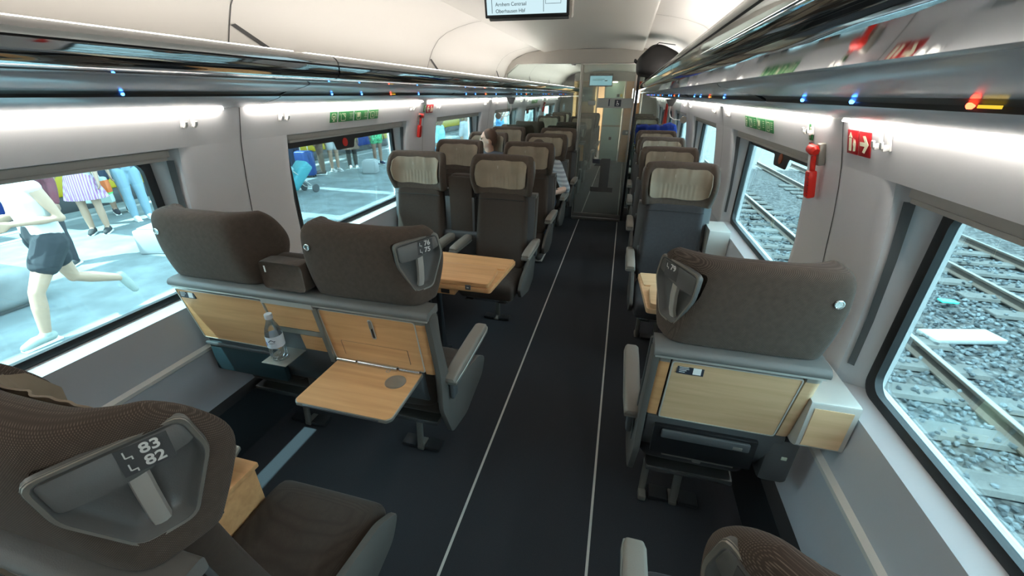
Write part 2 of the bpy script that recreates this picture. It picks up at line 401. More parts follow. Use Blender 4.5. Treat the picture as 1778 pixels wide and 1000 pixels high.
# ceiling (curved side panels and lower centre panel)
CP = [(1.20, 1.90), (1.165, 1.985), (1.13, 2.06), (1.07, 2.135), (.99, 2.185), (.88, 2.222), (.77, 2.246), (.66, 2.262), (.60, 2.268)]
c = MB()
for s in (-1, 1): c.grid([[(s*x, y, z) for x, z in CP] for y in (Y0, 12.2)])
c.build('ceiling', 'ceil', kind='structure')
c = MB(); pr = [(-.64, 2.275), (-.645, 2.238), (-.625, 2.232), (-.4, 2.258), (0, 2.272), (.4, 2.258), (.625, 2.232), (.645, 2.238), (.64, 2.275)]
c.grid([[(x, y, z) for x, z in pr] for y in (Y0, 12.2)]).build('ceiling_centre_panel', 'ceilc', kind='structure', ang=25)
MB().box((0, 6.3, 2.36), (2.87, 18, .03)).build('ceiling_roof', 'ceilc', kind='structure', smooth=False)
for k in range(-1, 6):
    y = 2*k+1.68
    for s in (-1, 1):
        c = MB(); c.grid([[(s*(x-.002), yy, z-.001) for x, z in CP] for yy in (y, y+.006)])
        c.build('trim_%d' % (40+k+(0 if s < 0 else 10)), 'seam', kind='structure', smooth=False)
        c = MB(); c.grid([[(s*(1.158), y+.005, 1.99), (s*(1.195), y+.26, 1.90)], [(s*(1.155), y+.03, 1.998), (s*(1.193), y+.30, 1.905)]])
        c.build('trim_%d' % (60+k+(0 if s < 0 else 10)), 'seam', kind='structure', smooth=False)
MB().box((0, Y0, 1.1), (2.7, .05, 2.6)).build('wall_back', 'wall', kind='structure', smooth=False)  # unseen wall behind the camera, added to keep sky light out

# luggage racks, one per two-metre module
def make_rack():
    root = empty('luggage_rack')
    body = [(1.221, 1.667), (1.14, 1.676), (1.05, 1.692), (.985, 1.710), (.975, 1.716)]
    def strip(pr, name, mat, a=.004, b=1.996, parent=root, ang=30):
        return MB().grid([[(-x, y, z) for x, z in pr] for y in (a, b)]).build(name, mat, parent, ang=ang)
    strip(body, 'underside', 'rackgrey')
    strip([(.975, 1.716), (.972, 1.724), (.958, 1.732), (.948, 1.733)], 'lamp_slot', 'charcoal')
    strip([(.948, 1.733), (.90, 1.741), (.85, 1.752), (.82, 1.761), (.812, 1.769)], 'nose', 'rackgrey')
    strip([(.812, 1.769), (.75, 1.7757), (.69, 1.782)], 'gloss_shelf', 'rackglass')
    strip([(.69, 1.782), (.678, 1.7845), (.668, 1.790), (.661, 1.799), (.657, 1.812), (.655, 1.829)], 'gloss_fascia', 'rackglass', ang=60)
    strip([(.655, 1.829), (.659, 1.831), (.656, 1.834)], 'fascia_seam', 'charcoal')
    strip([(.656, 1.834), (.657, 1.842), (.660, 1.848)], 'upper_fascia', 'rackglass', ang=60)
    strip([(.660, 1.848), (.666, 1.856), (.676, 1.863), (.69, 1.868), (.76, 1.870), (1.19, 1.86), (1.192, 1.69)], 'lip', 'lip')
    MB().box((-1.208, .97, 1.6635), (.014, 1.86, .006)).build('led_strip', 'led', root, smooth=False)
    MB().box((-.86, 1.0, 1.880), (.06, 1.92, .012)).build('rack_uplight', 'upl', root, smooth=False)
    for y, m in ((.35, 'blue'), (.62, 'blue'), (.95, 'red'), (1.35, 'blue')):
        MB().cyl((-.967, y, 1.7245), .004, .006, axis=1, n=10).ball((-.967, y, 1.7235), .0045, 5).build('lamp', m, root)
    MB().box((-.966, .985, 1.7235), (.004, .035, .004)).build('seat_display', 'yellowd', root, smooth=False)
    e = MB(); e.prism([(-x, z) for x, z in [(1.19, 1.673), (1.05, 1.694), (.985, 1.713), (.93, 1.738), (.85, 1.754), (.812, 1.771), (.69, 1.784), (.672, 1.791), (.662, 1.803), (.658, 1.83), (.664, 1.852), (.69, 1.866), (1.19, 1.86)]], 1, 1.9965, 1.9995); e.build('end_seal', 'black', root, smooth=False)
    return root
ordn = ['nearest the viewer', 'second from the viewer', 'third from the viewer', 'fourth from the viewer', 'fifth from the viewer', 'farthest from the viewer']
rk = make_rack()
rk.location = (0, -2.32, 0)
racks = []
for side, sn in ((-1, 'left'), (1, 'right')):
    for i in range(7):
        r = rk if (side < 0 and i == 0) else copy_tree(rk)
        if side < 0: r.location = (0, -2.32+2*i, 0)
        else:
            r.rotation_euler = (0, 0, PI); r.location = (0, -.32+2*i, 0)
        lab = 'glossy grey luggage rack section above the %s windows, %s' % (sn, (['behind the photographer']+ordn)[i])
        lab = lab.replace('glossy grey luggage rack section', 'grey luggage rack section')
        tag(r, lab, 'luggage rack', 'luggage rack sections above the windows')

# sliding glass partition across the saloon
YB = 6.18
h = MB(); top = [(-1.13, 2.06), (-1.07, 2.135), (-.88, 2.222), (-.64, 2.262), (.64, 2.262), (.88, 2.222), (1.07, 2.135), (1.13, 2.06)]
h.prism([(-1.2, 1.90)]+top+[(1.2, 1.90), (1.15, 1.98), (1.0, 2.095), (.6, 2.10), (-.6, 2.10), (-1.0, 2.095), (-1.15, 1.98)], 1, YB-.02, YB+.10)
h.build('wall_partition_header', 'header', kind='structure', ang=20)
pt = empty('glass_partition', (0, YB+.03, 0), label='fixed clear glass partition panels on both sides of the aisle, between seat rows', cat='partition')
MB().box((-.64, 0, 1.16), (1.02, .012, 1.90)).build('glass_panel', 'dglass', pt, smooth=False)
MB().box((.93, 0, 1.16), (.56, .012, 1.90)).build('glass_panel', 'dglass', pt, smooth=False)
MB().box((-.64, 0, .11), (1.04, .04, .2), .004).box((.93, 0, .11), (.58, .04, .2), .004).build('base_panel', 'dgrey', pt)
MB().cyl((-.118, 0, 1.06), .014, 2.1).build('post', 'silver', pt)
MB().box((.632, 0, 1.06), (.035, .05, 2.1), .008).build('post', 'charcoal', pt)
MB().box((.60, -.02, 1.06), (.02, .03, 2.1), .004).build('post', 'silver', pt)
gd = empty('sliding_glass_door', (0, YB, 0), label='sliding glass door with a big grey numeral one, closing the aisle', cat='glass door')
MB().box((.25, -.012, 1.09), (.70, .012, 1.99)).build('glass_leaf', 'hazeglass', gd, smooth=False)
MB().box((.25, -.012, .075), (.72, .03, .055), .004).box((.25, -.012, .02), (.72, .045, .035), .004).build('bottom_rail', 'grey', gd)
MB().box((-.09, -.012, 1.09), (.014, .024, 1.98), .003).box((.592, -.012, 1.09), (.016, .024, 1.98), .003).build('edge_rail', 'warm', gd)
MB().box((.36, -.020, 1.625), (.46, .002, .12)).build('frosted_band', 'film', gd, smooth=False)
MB().box((.055, -.020, 1.625), (.10, .002, .055)).build('frosted_band', 'film', gd, smooth=False)
t = MB(); t.prism([(.155, .80), (.265, .905), (.385, .905), (.385, .50), (.455, .50), (.455, .435), (.135, .435), (.135, .50), (.255, .50), (.255, .80)], 1, -.0225, -.0195)
t.build('numeral', 'smoke', gd, smooth=False)
MB().box((.185, -.0225, .865), (.10, .003, .06)).build('sensor_sticker', 'sticker', gd, smooth=False)
MB().box((.40, -.0225, 1.625), (.085, .002, .085)).build('access_sign', 'sticker', gd, smooth=False)
text('1', .12, 'dtext', gd, 'numeral_small', frame((.285, -.0225, 1.625), (1, 0, 0), (0, 0, 1)), .002)
t = MB(); fy = -.0245
t.cyl((.392, fy, 1.648), .007, .001, axis=1); t.box((.392, fy, 1.628), (.008, .001, .03)); t.box((.402, fy, 1.622), (.018, .001, .006)); t.box((.412, fy, 1.612), (.006, .001, .02))
t.loft([[(.397+r*math.cos(a), fy, 1.609+r*math.sin(a)) for a in [2*PI*i/16 for i in range(16)]] for r in (.016, .012)], cap=False)
t.build('wheelchair_pictogram', 'text', gd, smooth=False)
for x, s_ in ((-.22, 1), (.66, 1)):
    MB().box((x, YB-.06, 2.085), (.06, .03, .02), .006).build('door_sensor', 'steel', gd, loc=(0, -YB, 0))

# end wall of the saloon and the vestibule behind it
YE = 12.2
e = MB(); e.box((-1.08, YE, 1.15), (.34, .05, 2.3)); e.box((1.1, YE, 1.15), (.42, .05, 2.3)); e.box((0, YE, 2.17), (2.3, .05, .26)); e.build('wall_far', 'header', kind='structure', smooth=False)
e = MB(); e.box((-.60, YE+.02, 1.0), (.62, .012, 2.05)).build('window_20', 'dglass', kind='structure', smooth=False)
e = MB(); e.box((-.27, YE, 1.0), (.03, .05, 2.1), .005); e.box((.44, YE, 1.0), (.025, .05, 2.1), .005); e.box((.86, YE, 1.0), (.03, .05, 2.1), .005); e.build('trim_90', 'silver', kind='structure')
MB().box((-.55, 14.9, 1.1), (1.5, .04, 2.4)).build('wall_vestibule', 'woodp', kind='structure', smooth=False)
MB().box((0, 13.6, 2.2), (2.5, 2.8, .05)).build('ceiling_vestibule', 'ceil', kind='structure', smooth=False)
MB().box((-1.25, 13.6, 1.1), (.04, 2.8, 2.4)).box((1.25, 13.6, 1.1), (.04, 2.8, 2.4)).build('wall_vestibule_side', 'reveal', kind='structure', smooth=False)
dm = simple('turquoise_door', (.45, .72, .73), .35)
d = empty('door_1', (.16, 12.55, 0), kind='structure')
MB().box((0, 0, 1.03), (.50, .04, 2.06), .006).build('door_leaf', dm, d)
MB().box((0, -.023, .93), (.50, .004, .05)).build('frosted_band', 'film', d, smooth=False)
MB().box((0, -.022, .60), (.07, .003, .08)).build('door_sign', 'dtext', d, smooth=False)
MB().box((.10, -.024, 1.70), (.07, .003, .07)).build('sticker', 'dtext', d, smooth=False)
MB().box((.18, -.024, 1.70), (.06, .003, .07)).build('sticker', simple('yellow_sticker', (.75, .7, .2), .5), d, smooth=False)
MB().box((-.26, -.01, 1.03), (.02, .05, 2.06)).build('door_frame', 'silver', d, smooth=False)
c = empty('vestibule_cabinet', (.66, 12.5, 0), label='pale wood wall cabinet with a round lock beside the turquoise door, far end', cat='cabinet')
MB().box((0, 0, 1.05), (.42, .3, 2.1), .005).build('cabinet_body', 'wood', c)
MB().box((-.02, -.155, .92), (.30, .008, .82), .003).build('cabinet_door', 'wood', c)
MB().cyl((.06, -.16, 1.02), .018, .01, axis=1).build('lock', 'dgrey', c)
MB().box((.0, -.156, .78), (.36, .012, .13)).build('sign_plate', 'dgrey', c, smooth=False)
MB().cyl((-.06, -.165, .78), .03, .01, axis=1).build('push_button', 'white', c)
MB().box((.02, -.165, .78), (.06, .006, .06)).build('blue_sign', simple('blue_sign', (.02, .12, .45), .5), c, smooth=False)
MB().box((.06, -.156, 1.70), (.19, .012, .34), .03).build('lit_window', emit('daylit_pane', (.85, .95, 1), 1.6), c)
MB().box((.11, -.156, 2.0), (.10, .01, .07)).build('red_sticker', 'redsign', c, smooth=False)
p = MB().box((-.60, 12.42, 1.72), (.36, .02, .36), .004).build('wall_picture', simple('blue_grey_picture', (.18, .25, .27), .5, var=.4, vscale=6), label='blue grey framed panel on the wood wall beyond the glass door', cat='picture')
MB().box((-.60, 12.45, 1.05), (.5, .04, 2.1)).build('wall_vestibule_panel', 'woodp', kind='structure', smooth=False)
sm = empty('information_screen', (-.20, 12.0, 2.06), label='small lit information screen on the end wall beyond the glass door', cat='screen')
MB().box((0, .02, 0), (.60, .05, .30), .006).build('screen_housing', 'black', sm)
MB().box((0, -.008, -.015), (.56, .004, .22)).build('display', emit('screen_glow_small', (.40, .80, .95), .24), sm, smooth=False)
text('ICE  1 Utrecht Centraal', .04, 'white', sm, 'screen_text', frame((0, -.012, .125), (1, 0, 0), (0, 0, 1)))
MB().box((.13, -.012, -.015), (.07, .003, .02)).box((-.05, -.012, .02), (.3, .003, .008)).box((-.08, -.012, -.01), (.24, .003, .008)).build('screen_lines', 'dtext', sm, smooth=False)
lp = bpy.data.lights.new('vestibule_fill_light', 'AREA'); lo = bpy.data.objects.new('vestibule_fill_light', lp); COL.objects.link(lo); lp.shape = 'DISK'; lp.size = .6; lp.energy = 45; lp.color = (1, .93, .82); lo.location = (0, 13.4, 2.15)  # unseen area light added to brighten the vestibule
MB().cyl((.15, 12.33, 2.02), .07, .03, n=20).build('downlight', emit('downlight_glow', (1, .85, .6), 3), label='round warm downlight above the turquoise door at the far end', cat='lamp')

# big screen hanging from the ceiling
sc = empty('ceiling_monitor', (.02, 2.2, 2.06), label='black framed information monitor hanging from the ceiling above the aisle', cat='monitor')
tilt = Matrix.Rotation(math.radians(12), 4, 'X')
def T(mb): return mb.xf(tilt)
T(MB().box((0, .012, .12), (.40, .024, .25), .004)).build('bezel', 'black', sc)
T(MB().box((0, -.002, .122), (.375, .003, .228))).build('display', emit('screen_glow', (.70, .93, 1.0), .22), sc, smooth=False)
T(MB().box((.012, .045, .10), (.40, .06, .23), .006)).build('housing', 'header', sc)
T(MB().box((.008, .035, -.012), (.38, .05, .012), .003)).build('sensor_bar', 'dgrey', sc)
for i, s_ in enumerate(('Oberhausen Hbf', 'Arnhem Centraal', 'Utrecht Centraal')):
    text(s_, .021, 'dtext', sc, 'screen_text', tilt @ frame((-.145, -.006, .022+.026*i), (1, 0, 0), (0, 0, 1)), align='LEFT')
T(MB().box((-.162, -.005, .09), (.002, .002, .15)).box((.083, -.005, .09), (.002, .002, .15)).box((.127, -.005, .045), (.07, .002, .0015)).box((.092, -.005, .085), (.0015, .002, .08)).box((.162, -.005, .085), (.0015, .002, .08))).build('screen_lines', 'dtext', sc, smooth=False)
text('39', .03, 'dtext', sc, 'screen_text', tilt @ frame((.14, -.006, .070), (1, 0, 0), (0, 0, 1)), .0006)
T(MB().box((.108, -.006, .064), (.018, .002, .004))).build('screen_mark', 'dtext', sc, smooth=False)

# ================================================================= SEATS
LV = dict(z=[1.016, 1.03, 1.07, 1.13, 1.18, 1.235, 1.285, 1.312],
          hw=[.232, .236, .243, .249, .252, .251, .246, .226],
          yf=[.155, .16, .182, .215, .220, .190, .155, .120],
          cx=[.205, .200, .190, .178, .168, .160, .152, .14],
          yb=[.022, .017, .008, .000, -.004, -.004, .000, .022],
          yc=[.115, .115, .130, .138, .135, .125, .105, .085],
          yi=[.130, .128, .120, .112, .110, .108, .102, .075])
def lv(k, z): return interp(list(zip(LV['z'], LV[k])), z)
def head_ring(i):
    z, hw, yf, cx_, yb, yc, yi = (LV[k][i] for k in ('z', 'hw', 'yf', 'cx', 'yb', 'yc', 'yi'))
    m = (yc+yf)/2
    out = [(cx_*.55, yb), (cx_, yb+.003), ((cx_+hw)/2, (yb+yc)/2), (hw, yc), (hw-.001, m), (hw-.012, yf-.006)]
    inn = [(hw-.034, yf), (hw-.050, m+.006), (hw-.070, max(yi+.022, .0)), (.115, yi+.004), (.055, yi)]
    return out, inn, (0, yb), (0, yi), z
def head_mesh(sign, cham=1):
    mb = MB(); rings = []
    for i in range(8):
        o, n, b0, i0, z = head_ring(i)
        hw_, yb_, yc_ = LV['hw'][i], LV['yb'][i], LV['yc'][i]
        q = [((.13), yb_), (hw_-.022, yb_+.004), (hw_-.002, yb_+.030), (hw_, yc_-.02), o[4], o[5]]
        l_, r_ = (q, o) if cham > 0 else (o, q)
        loop = [b0]+r_+n+[i0]+[(-x, y) for x, y in n[::-1]]+[(-x, y) for x, y in l_[::-1]]
        rings.append([mb.bm.verts.new((x, y, z)) for x, y in loop])
    N = len(rings[0])
    for a, b in zip(rings, rings[1:]):
        for i in range(N): mb.bm.faces.new([a[i], a[(i+1) % N], b[(i+1) % N], b[i]])
    for R, top in ((rings[-1], 1), (rings[0], 0)):
        if top:
            zc = 1.307; C = []
        no = 6; ni = 5
        right_o = [R[0]]+R[1:1+no]; right_i = [R[1+no+ni]]+R[1+no:1+no+ni][::-1]
        left_o = [R[0]]+R[-no:][::-1]; left_i = [R[1+no+ni]]+R[2+no+ni:2+no+2*ni]
        for oo, ii in ((right_o, right_i), (left_o, left_i)):
            for k in range(5): mb.bm.faces.new([oo[k], oo[k+1], ii[k+1], ii[k]])
            mb.bm.faces.new([oo[5], oo[6], ii[5]])
    m = bake(mb, [SUB(2)])
    if sign:
        c = MB(); c.prism(GRIP, 2, -.034, .02); c.xf(grip_frame(1))
        if sign < 0: c.xf(Matrix.Diagonal((-1, 1, 1, 1)))
        m = bake(m, [('BOOLEAN', dict(operation='DIFFERENCE', solver='EXACT', object=c))], ang=40)
    return m
GRIP = round_poly([(-.092, 1.268), (.078, 1.276), (.094, 1.20), (.046, 1.082), (-.026, 1.078), (-.084, 1.19)], .018)
def grip_frame(sign):
    x0, y0, x1, y1 = .170, -.004, .250, .134
    o = ((x0+x1)/2, (y0+y1)/2, 0); e = (x1-x0, y1-y0, 0)
    if sign > 0: return frame(o, e, (0, 0, 1)) @ Matrix.Translation((0, 0, -.0015))
    return frame((-o[0], o[1], 0), (e[0], -e[1], 0), (0, 0, 1)) @ Matrix.Translation((0, 0, -.0015))
def scaled(P, s, c):
    return [(c[0]+(u-c[0])*s, c[1]+(v-c[1])*s) for u, v in P]
def make_grip(parent, cx_, sign, nums):
    mir = (lambda u: u) if sign > 0 else (lambda u: -u)
    F = Matrix.Translation((cx_, 0, 0)) @ grip_frame(sign); c = (0, 1.18)
    def P(poly, z): return [(mir(u), v, z) for u, v in poly]
    g = MB(); g.loft([P(scaled(GRIP, 1.065, c), -.008), P(scaled(GRIP, 1.06, c), .003), P(scaled(GRIP, .975, c), .0045), P(scaled(GRIP, .95, c), .001), P(scaled(GRIP, .90, c), -.016), P(scaled(GRIP, .80, c), -.026), P(scaled(GRIP, .4, c), -.030)], cap=False)
    g.add([(mir(u), v, -.030) for u, v in scaled(GRIP, .4, c)], [list(range(len(GRIP)))])
    gr = g.xf(F).build('hand_grip', 'liner', parent, ang=50)
    MB().loft([P(scaled(GRIP, 1.065, c), .001), P(scaled(GRIP, 1.04, c), .0052), P(scaled(GRIP, .985, c), .0045)], cap=False).xf(F).build('grip_rim', 'warm', gr)
    band = round_poly([(-.086, 1.262), (.074, 1.270), (.086, 1.228), (.055, 1.219), (.01, 1.206), (-.03, 1.200), (-.080, 1.203)], .010)
    b = MB(); b.loft([P(band, -.02), P(band, .002), P(scaled(band, .97, (0, 1.236)), .004)]); b.xf(F).build('grip_band', 'liner', gr, ang=50)
    b = MB(); ring = []
    for v, zz in ((1.214, -.004), (1.165, -.002), (1.115, -.006), (1.088, -.014)):
        ring.append([(mir(.006+dx), v, zz+dz) for dx, dz in ((-.014, -.008), (-.011, .001), (-.004, .004), (.004, .004), (.011, .001), (.014, -.008))])
    b.loft(ring).xf(F).build('grip_bar', 'silver', gr)
    lb = MB(); lb.box((mir(.026), 1.240, .0046), (.062, .050, .0012)).xf(F @ Matrix.Rotation(0, 4, 'Z')).build('number_label', 'dgrey', gr, smooth=False)
    if nums:
        for k, s_ in enumerate(nums):
            text(s_, .0255, 'text', gr, 'seat_number', F @ Matrix.Translation((mir(.026)+.008, 1.252-.024*k, .0056)), .0005)
            ic = MB(); ic.box((mir(.026)-.022, 1.253-.024*k, .0056), (.0018, .012, .0008)).box((mir(.026)-.018, 1.247-.024*k, .0056), (.008, .0018, .0008)).box((mir(.026)-.0145, 1.2445-.024*k, .0056), (.0018, .006, .0008))
            ic.xf(F).build('seat_pictogram', 'text', gr, smooth=False)
    return gr
HEAD = {(s, c): head_mesh(s, c) for s, c in ((0, 1), (0, -1), (1, 1), (-1, -1))}
def cover_mesh():
    mb = MB(); nu, nv = 56, 30; P = []
    for j in range(nv+1):
        row = []
        for i in range(nu+1):
            s = -1+2*i/nu; a = abs(s); t = j/nv
            zlo = 1.068+.030*max(0, (a-.62)/.38)**2+.004*math.sin(s*5); zhi = 1.276-.030*max(0, (a-.66)/.34)**2-.006*abs(math.sin(s*4))
            z = lerp(zlo, zhi, t); hw = lv('hw', z); yf = lv('yf', z); yi = lv('yi', z)
            k1 = .56
            if a < k1: x = a/k1*.118; y = yi+.004*(a/k1)**2; nx, ny = 0, 1
            else:
                q = (a-k1)/(1-k1); p0, p1, p2 = Vector((.118, yi+.004)), Vector((hw-.062, yi+.012)), Vector((hw-.045, yf-.014))
                p = (1-q)**2*p0+2*q*(1-q)*p1+q*q*p2; x, y = p.x, p.y; d = ((1-q)*(p1-p0)+q*(p2-p1)).normalized(); nx, ny = -d.y, d.x
            off = .011
            fold = .010*math.exp(-((math.fmod(s*2.1+10.15, 1)-.5)/.13)**2)*max(0, t-.35)*(1-.3*a)+.003*math.sin(s*17+2*t)*max(0, t-.3)
            hx = math.sin(s*46+ (PI/1 if int(t*14) % 2 else 0))*math.sin(t*44); quilt = .0028*hx*(1 if t < .5 and a < .62 else 0)
            off += fold+quilt
            sg = 1 if s >= 0 else -1
            row.append((sg*(x+nx*off), y+ny*off, z))
        P.append(row)
    mb.grid(P); return bake(mb, [('SOLIDIFY', dict(thickness=.004, offset=-1))], ang=70)
COVER = cover_mesh()
def ring_rect(hw, z0, z1, y, r=.03, c=0, lean=0):
    return [(c+u, y+lean*(v), v+(z0+z1)/2) for u, v in rrect(2*hw, z1-z0, min(r, (z1-z0)*.48, hw*.9), 3)]
def back_mesh():
    mb = MB(); R = []
    for z, yfr, yb_, hw in ((.44, .225, .13, .19), (.47, .245, .10, .205), (.58, .222, .075, .210), (.72, .193, .06, .208), (.86, .166, .04, .203), (.975, .148, .03, .200), (1.018, .142, .028, .198), (1.035, .13, .045, .17)):
        R.append([(-hw, yb_, z), (-hw-.003, yfr-.03, z), (-hw+.012, yfr+.012, z), (-hw+.045, yfr+.008, z), (-.10, yfr-.006, z), (0, yfr-.008, z), (.10, yfr-.006, z), (hw-.045, yfr+.008, z), (hw-.012, yfr+.012, z), (hw+.003, yfr-.03, z), (hw, yb_, z), (0, yb_, z)])
    return bake(mb.loft(R), [SUB(2)])
def pan_mesh():
    mb = MB(); R = []
    for y, zt, zb, hw in ((.17, .455, .37, .19), (.19, .462, .35, .208), (.36, .452, .335, .213), (.52, .462, .325, .214), (.585, .458, .325, .213), (.612, .44, .335, .208), (.618, .40, .36, .19)):
        R.append(ring_rect(hw, zb, zt, y, .035))
    return bake(mb.loft(R), [SUB(1)])
BACK, PAN = back_mesh(), pan_mesh()
def armpad():
    mb = MB(); R = []
    for y, zt, zb, hw in ((.085, .665, .645, .022), (.095, .672, .635, .028), (.20, .684, .640, .030), (.40, .690, .650, .031), (.505, .688, .655, .030), (.525, .680, .662, .024)):
        R.append(ring_rect(hw, zb, zt, y, .012))
    return mb.loft(R).mesh('pad', ang=45)
def armtrim():
    mb = MB(); R = []
    for y, zt, zb, hw in ((.10, .640, .622, .026), (.20, .644, .624, .031), (.40, .654, .634, .0325), (.510, .659, .640, .0325), (.532, .664, .646, .028)):
        R.append(ring_rect(hw, zb, zt, y, .006))
    return mb.loft(R).mesh('trim', ang=45)
ARM, ARMT = armpad(), armtrim()
def add_arm(root, x, name='armrest'):
    a = place(ARM, name, 'arm', root, (x, 0, 0)); place(ARMT, 'armrest_trim', 'warm', a); return a
def seat(root, cx_, aisle, outer, blue=False, nums=None, tray=False, wd='wood', closed=True):
    """one seat of a unit facing +y ; aisle = -1/+1 side that carries the hand grip, 0 = none ; outer = side with a shell panel"""
    ad = aisle or (1 if outer < 0 else -1)
    hs = place(HEAD[(aisle, ad)], 'headrest', 'fab', root, (cx_, 0, 0))
    place(COVER, 'headrest_cover', 'cover', hs)
    text('1', .030, simple('cover_numeral', (.55, .51, .43), .7) if 'cover_numeral' not in bpy.data.materials else bpy.data.materials['cover_numeral'], hs, 'cover_numeral', frame((.035, .1365, 1.225), (-1, 0, 0), (0, 0, 1)))
    b = MB(); b.lathe([(.0, 0), (.011, .0), (.0135, .002), (.0135, .005), (.0105, .006), (.0095, .004), (.0, .0035)], n=20, cap=False)
    b.xf(Matrix.Translation((-ad*.200, lv('yb', 1.225)+.006, 1.225)) @ Matrix.Rotation(PI/2, 4, 'X')).build('coat_button', 'steel', hs)
    MB().box((cx_, .108, .74), (.505, .014, .54), .006, rot=Matrix.Rotation(math.radians(8), 3, 'X')).build('back_shell', 'dgrey', root)
    place(BACK, 'backrest', 'fab2' if not blue else 'fabblue', root, (cx_, 0, 0))
    MB().tube([(cx_-.19, .166, .985), (cx_-.15, .160, .985), (cx_-.05, .146, .985), (cx_+.05, .146, .985), (cx_+.15, .160, .985), (cx_+.19, .166, .985)], .0022, 6).build('backrest_seam', 'charcoal', root)
    place(PAN, 'seat_cushion', 'fab2' if not blue else 'fabblue', root, (cx_, 0, 0))
    MB().box((cx_-.13, .605, .318), (.06, .03, .008), .002).box((cx_+.13, .605, .318), (.06, .03, .008), .002).box((cx_, .37, .315), (.34, .42, .03), .01).build('slide_rail', 'steel', root)
    if aisle: make_grip(hs, 0, aisle, nums)
    # leg strut with its two foot pads
    lg = MB(); lg.box((cx_, .285, .16), (.034, .016, .33), .004, rot=Matrix.Rotation(math.radians(-5), 3, 'X')).box((cx_, .30, .012), (.036, .075, .014), .003).build('leg', 'warm', root)
    for q in (-.066, .066): MB().box((cx_+q, .30, .018), (.085, .075, .022), .006).build('foot_pad', 'charcoal', root)
def panel_frame(root, x0, x1, z0, z1, mat, sticker=None, name='table_panel', handle=True):
    """table leaf folded up against the seat back, leaning slightly"""
    def y_(z): return lerp(.046, -.004, (z-.70)/.28)
    O = [(x0, z0), (x1, z0), (x1, z1), (x0, z1)]
    P = round_poly(O, .008, 2)
    p = MB(); p.loft([[(x, y_(z)+.012, z) for x, z in P], [(x, y_(z), z) for x, z in P]])
    pn = p.build(name, mat, root)
    c = ((x0+x1)/2, (z0+z1)/2); w_, h_ = x1-x0, z1-z0
    Q = round_poly([(x0-.004, z0-.004), (x1+.004, z0-.004), (x1+.004, z1+.004), (x0-.004, z1+.004)], .010, 2)
    p = MB(); p.loft([[(x, y_(z)+.010, z) for x, z in Q], [(x, y_(z)-.002, z) for x, z in Q], [(x, y_(z)-.002, z) for x, z in P], [(x, y_(z)+.002, z) for x, z in P]], cap=False)
    p.build('panel_edging', 'silver', pn)
    if sticker:
        sx, sz = sticker
        MB().prism([(sx-.040, sz-.016), (sx+.040, sz-.016), (sx+.040, sz+.016), (sx-.040, sz+.016)], 1, y_(sz)-.0022, y_(sz)+.002).build('sticker', 'sticker', pn, smooth=False)
        l_ = MB()
        for k, ww in enumerate((.028, .030, .022, .018)): l_.box((sx-.034+ww/2, y_(sz)-.003, sz+.010-.006*k), (ww, .001, .0016))
        l_.box((sx+.020, y_(sz)-.003, sz), (.024, .001, .024)).build('sticker_print', 'text', pn, smooth=False)
    return pn
def ledge(root, x0, x1):
    pr = round_poly([(-.018, .990), (-.020, 1.008), (-.008, 1.020), (.075, 1.024), (.075, .990)], .008, 3)
    MB().prism(pr, 0, x0, x1).build('back_ledge', 'ledge', root, ang=50)
    MB().box(((x0+x1)/2, .0, .986), (x1-x0-.01, .024, .010), .002).build('ledge_rail', 'silver', root)
def side_panel(root, x):
    poly = round_poly([(-.012, 1.0), (.06, 1.0), (.075, .85), (.13, .64), (.20, .56), (.50, .50), (.60, .43), (.55, .35), (.30, .29), (.12, .33), (.045, .52), (.045, .70)], .03, 3)
    MB().prism(poly, 0, x-.012, x+.012, .004, 2).build('side_shell', 'shell', root, ang=40)
def corner_column(root, x, s, mat):
    """rounded wooden corner beside the folding table"""
    pr = []
    for k in range(7):
        a = PI/2*k/6; pr.append((x+s*(.020+.030*math.sin(a)), .030-.030*math.cos(a)))
    pr = [(x, 0)]+pr+[(x+s*.05, .06), (x, .06)]
    rings = [[(u, v+sh, z) for u, v in pr] for z, sh in ((.965, .0), (.72, .044), (.70, .050))]
    MB().loft(rings).build('corner_column', mat, root, ang=50)
    rings = [[(x+(u-x)*1.04, v-.002, z) for u, v in pr] for z in (.992, .962)]
    MB().loft(rings).build('corner_cap', 'warm', root, ang=50)
def under_box(root, x0, x1, slot=True):
    pr = round_poly([(.05, .70), (.055, .60), (.09, .52), (.12, .50), (.165, .50), (.165, .70)], .02, 3)
    MB().prism(pr, 0, x0, x1, .004, 1).build('lower_housing', 'dgrey', root, ang=50)
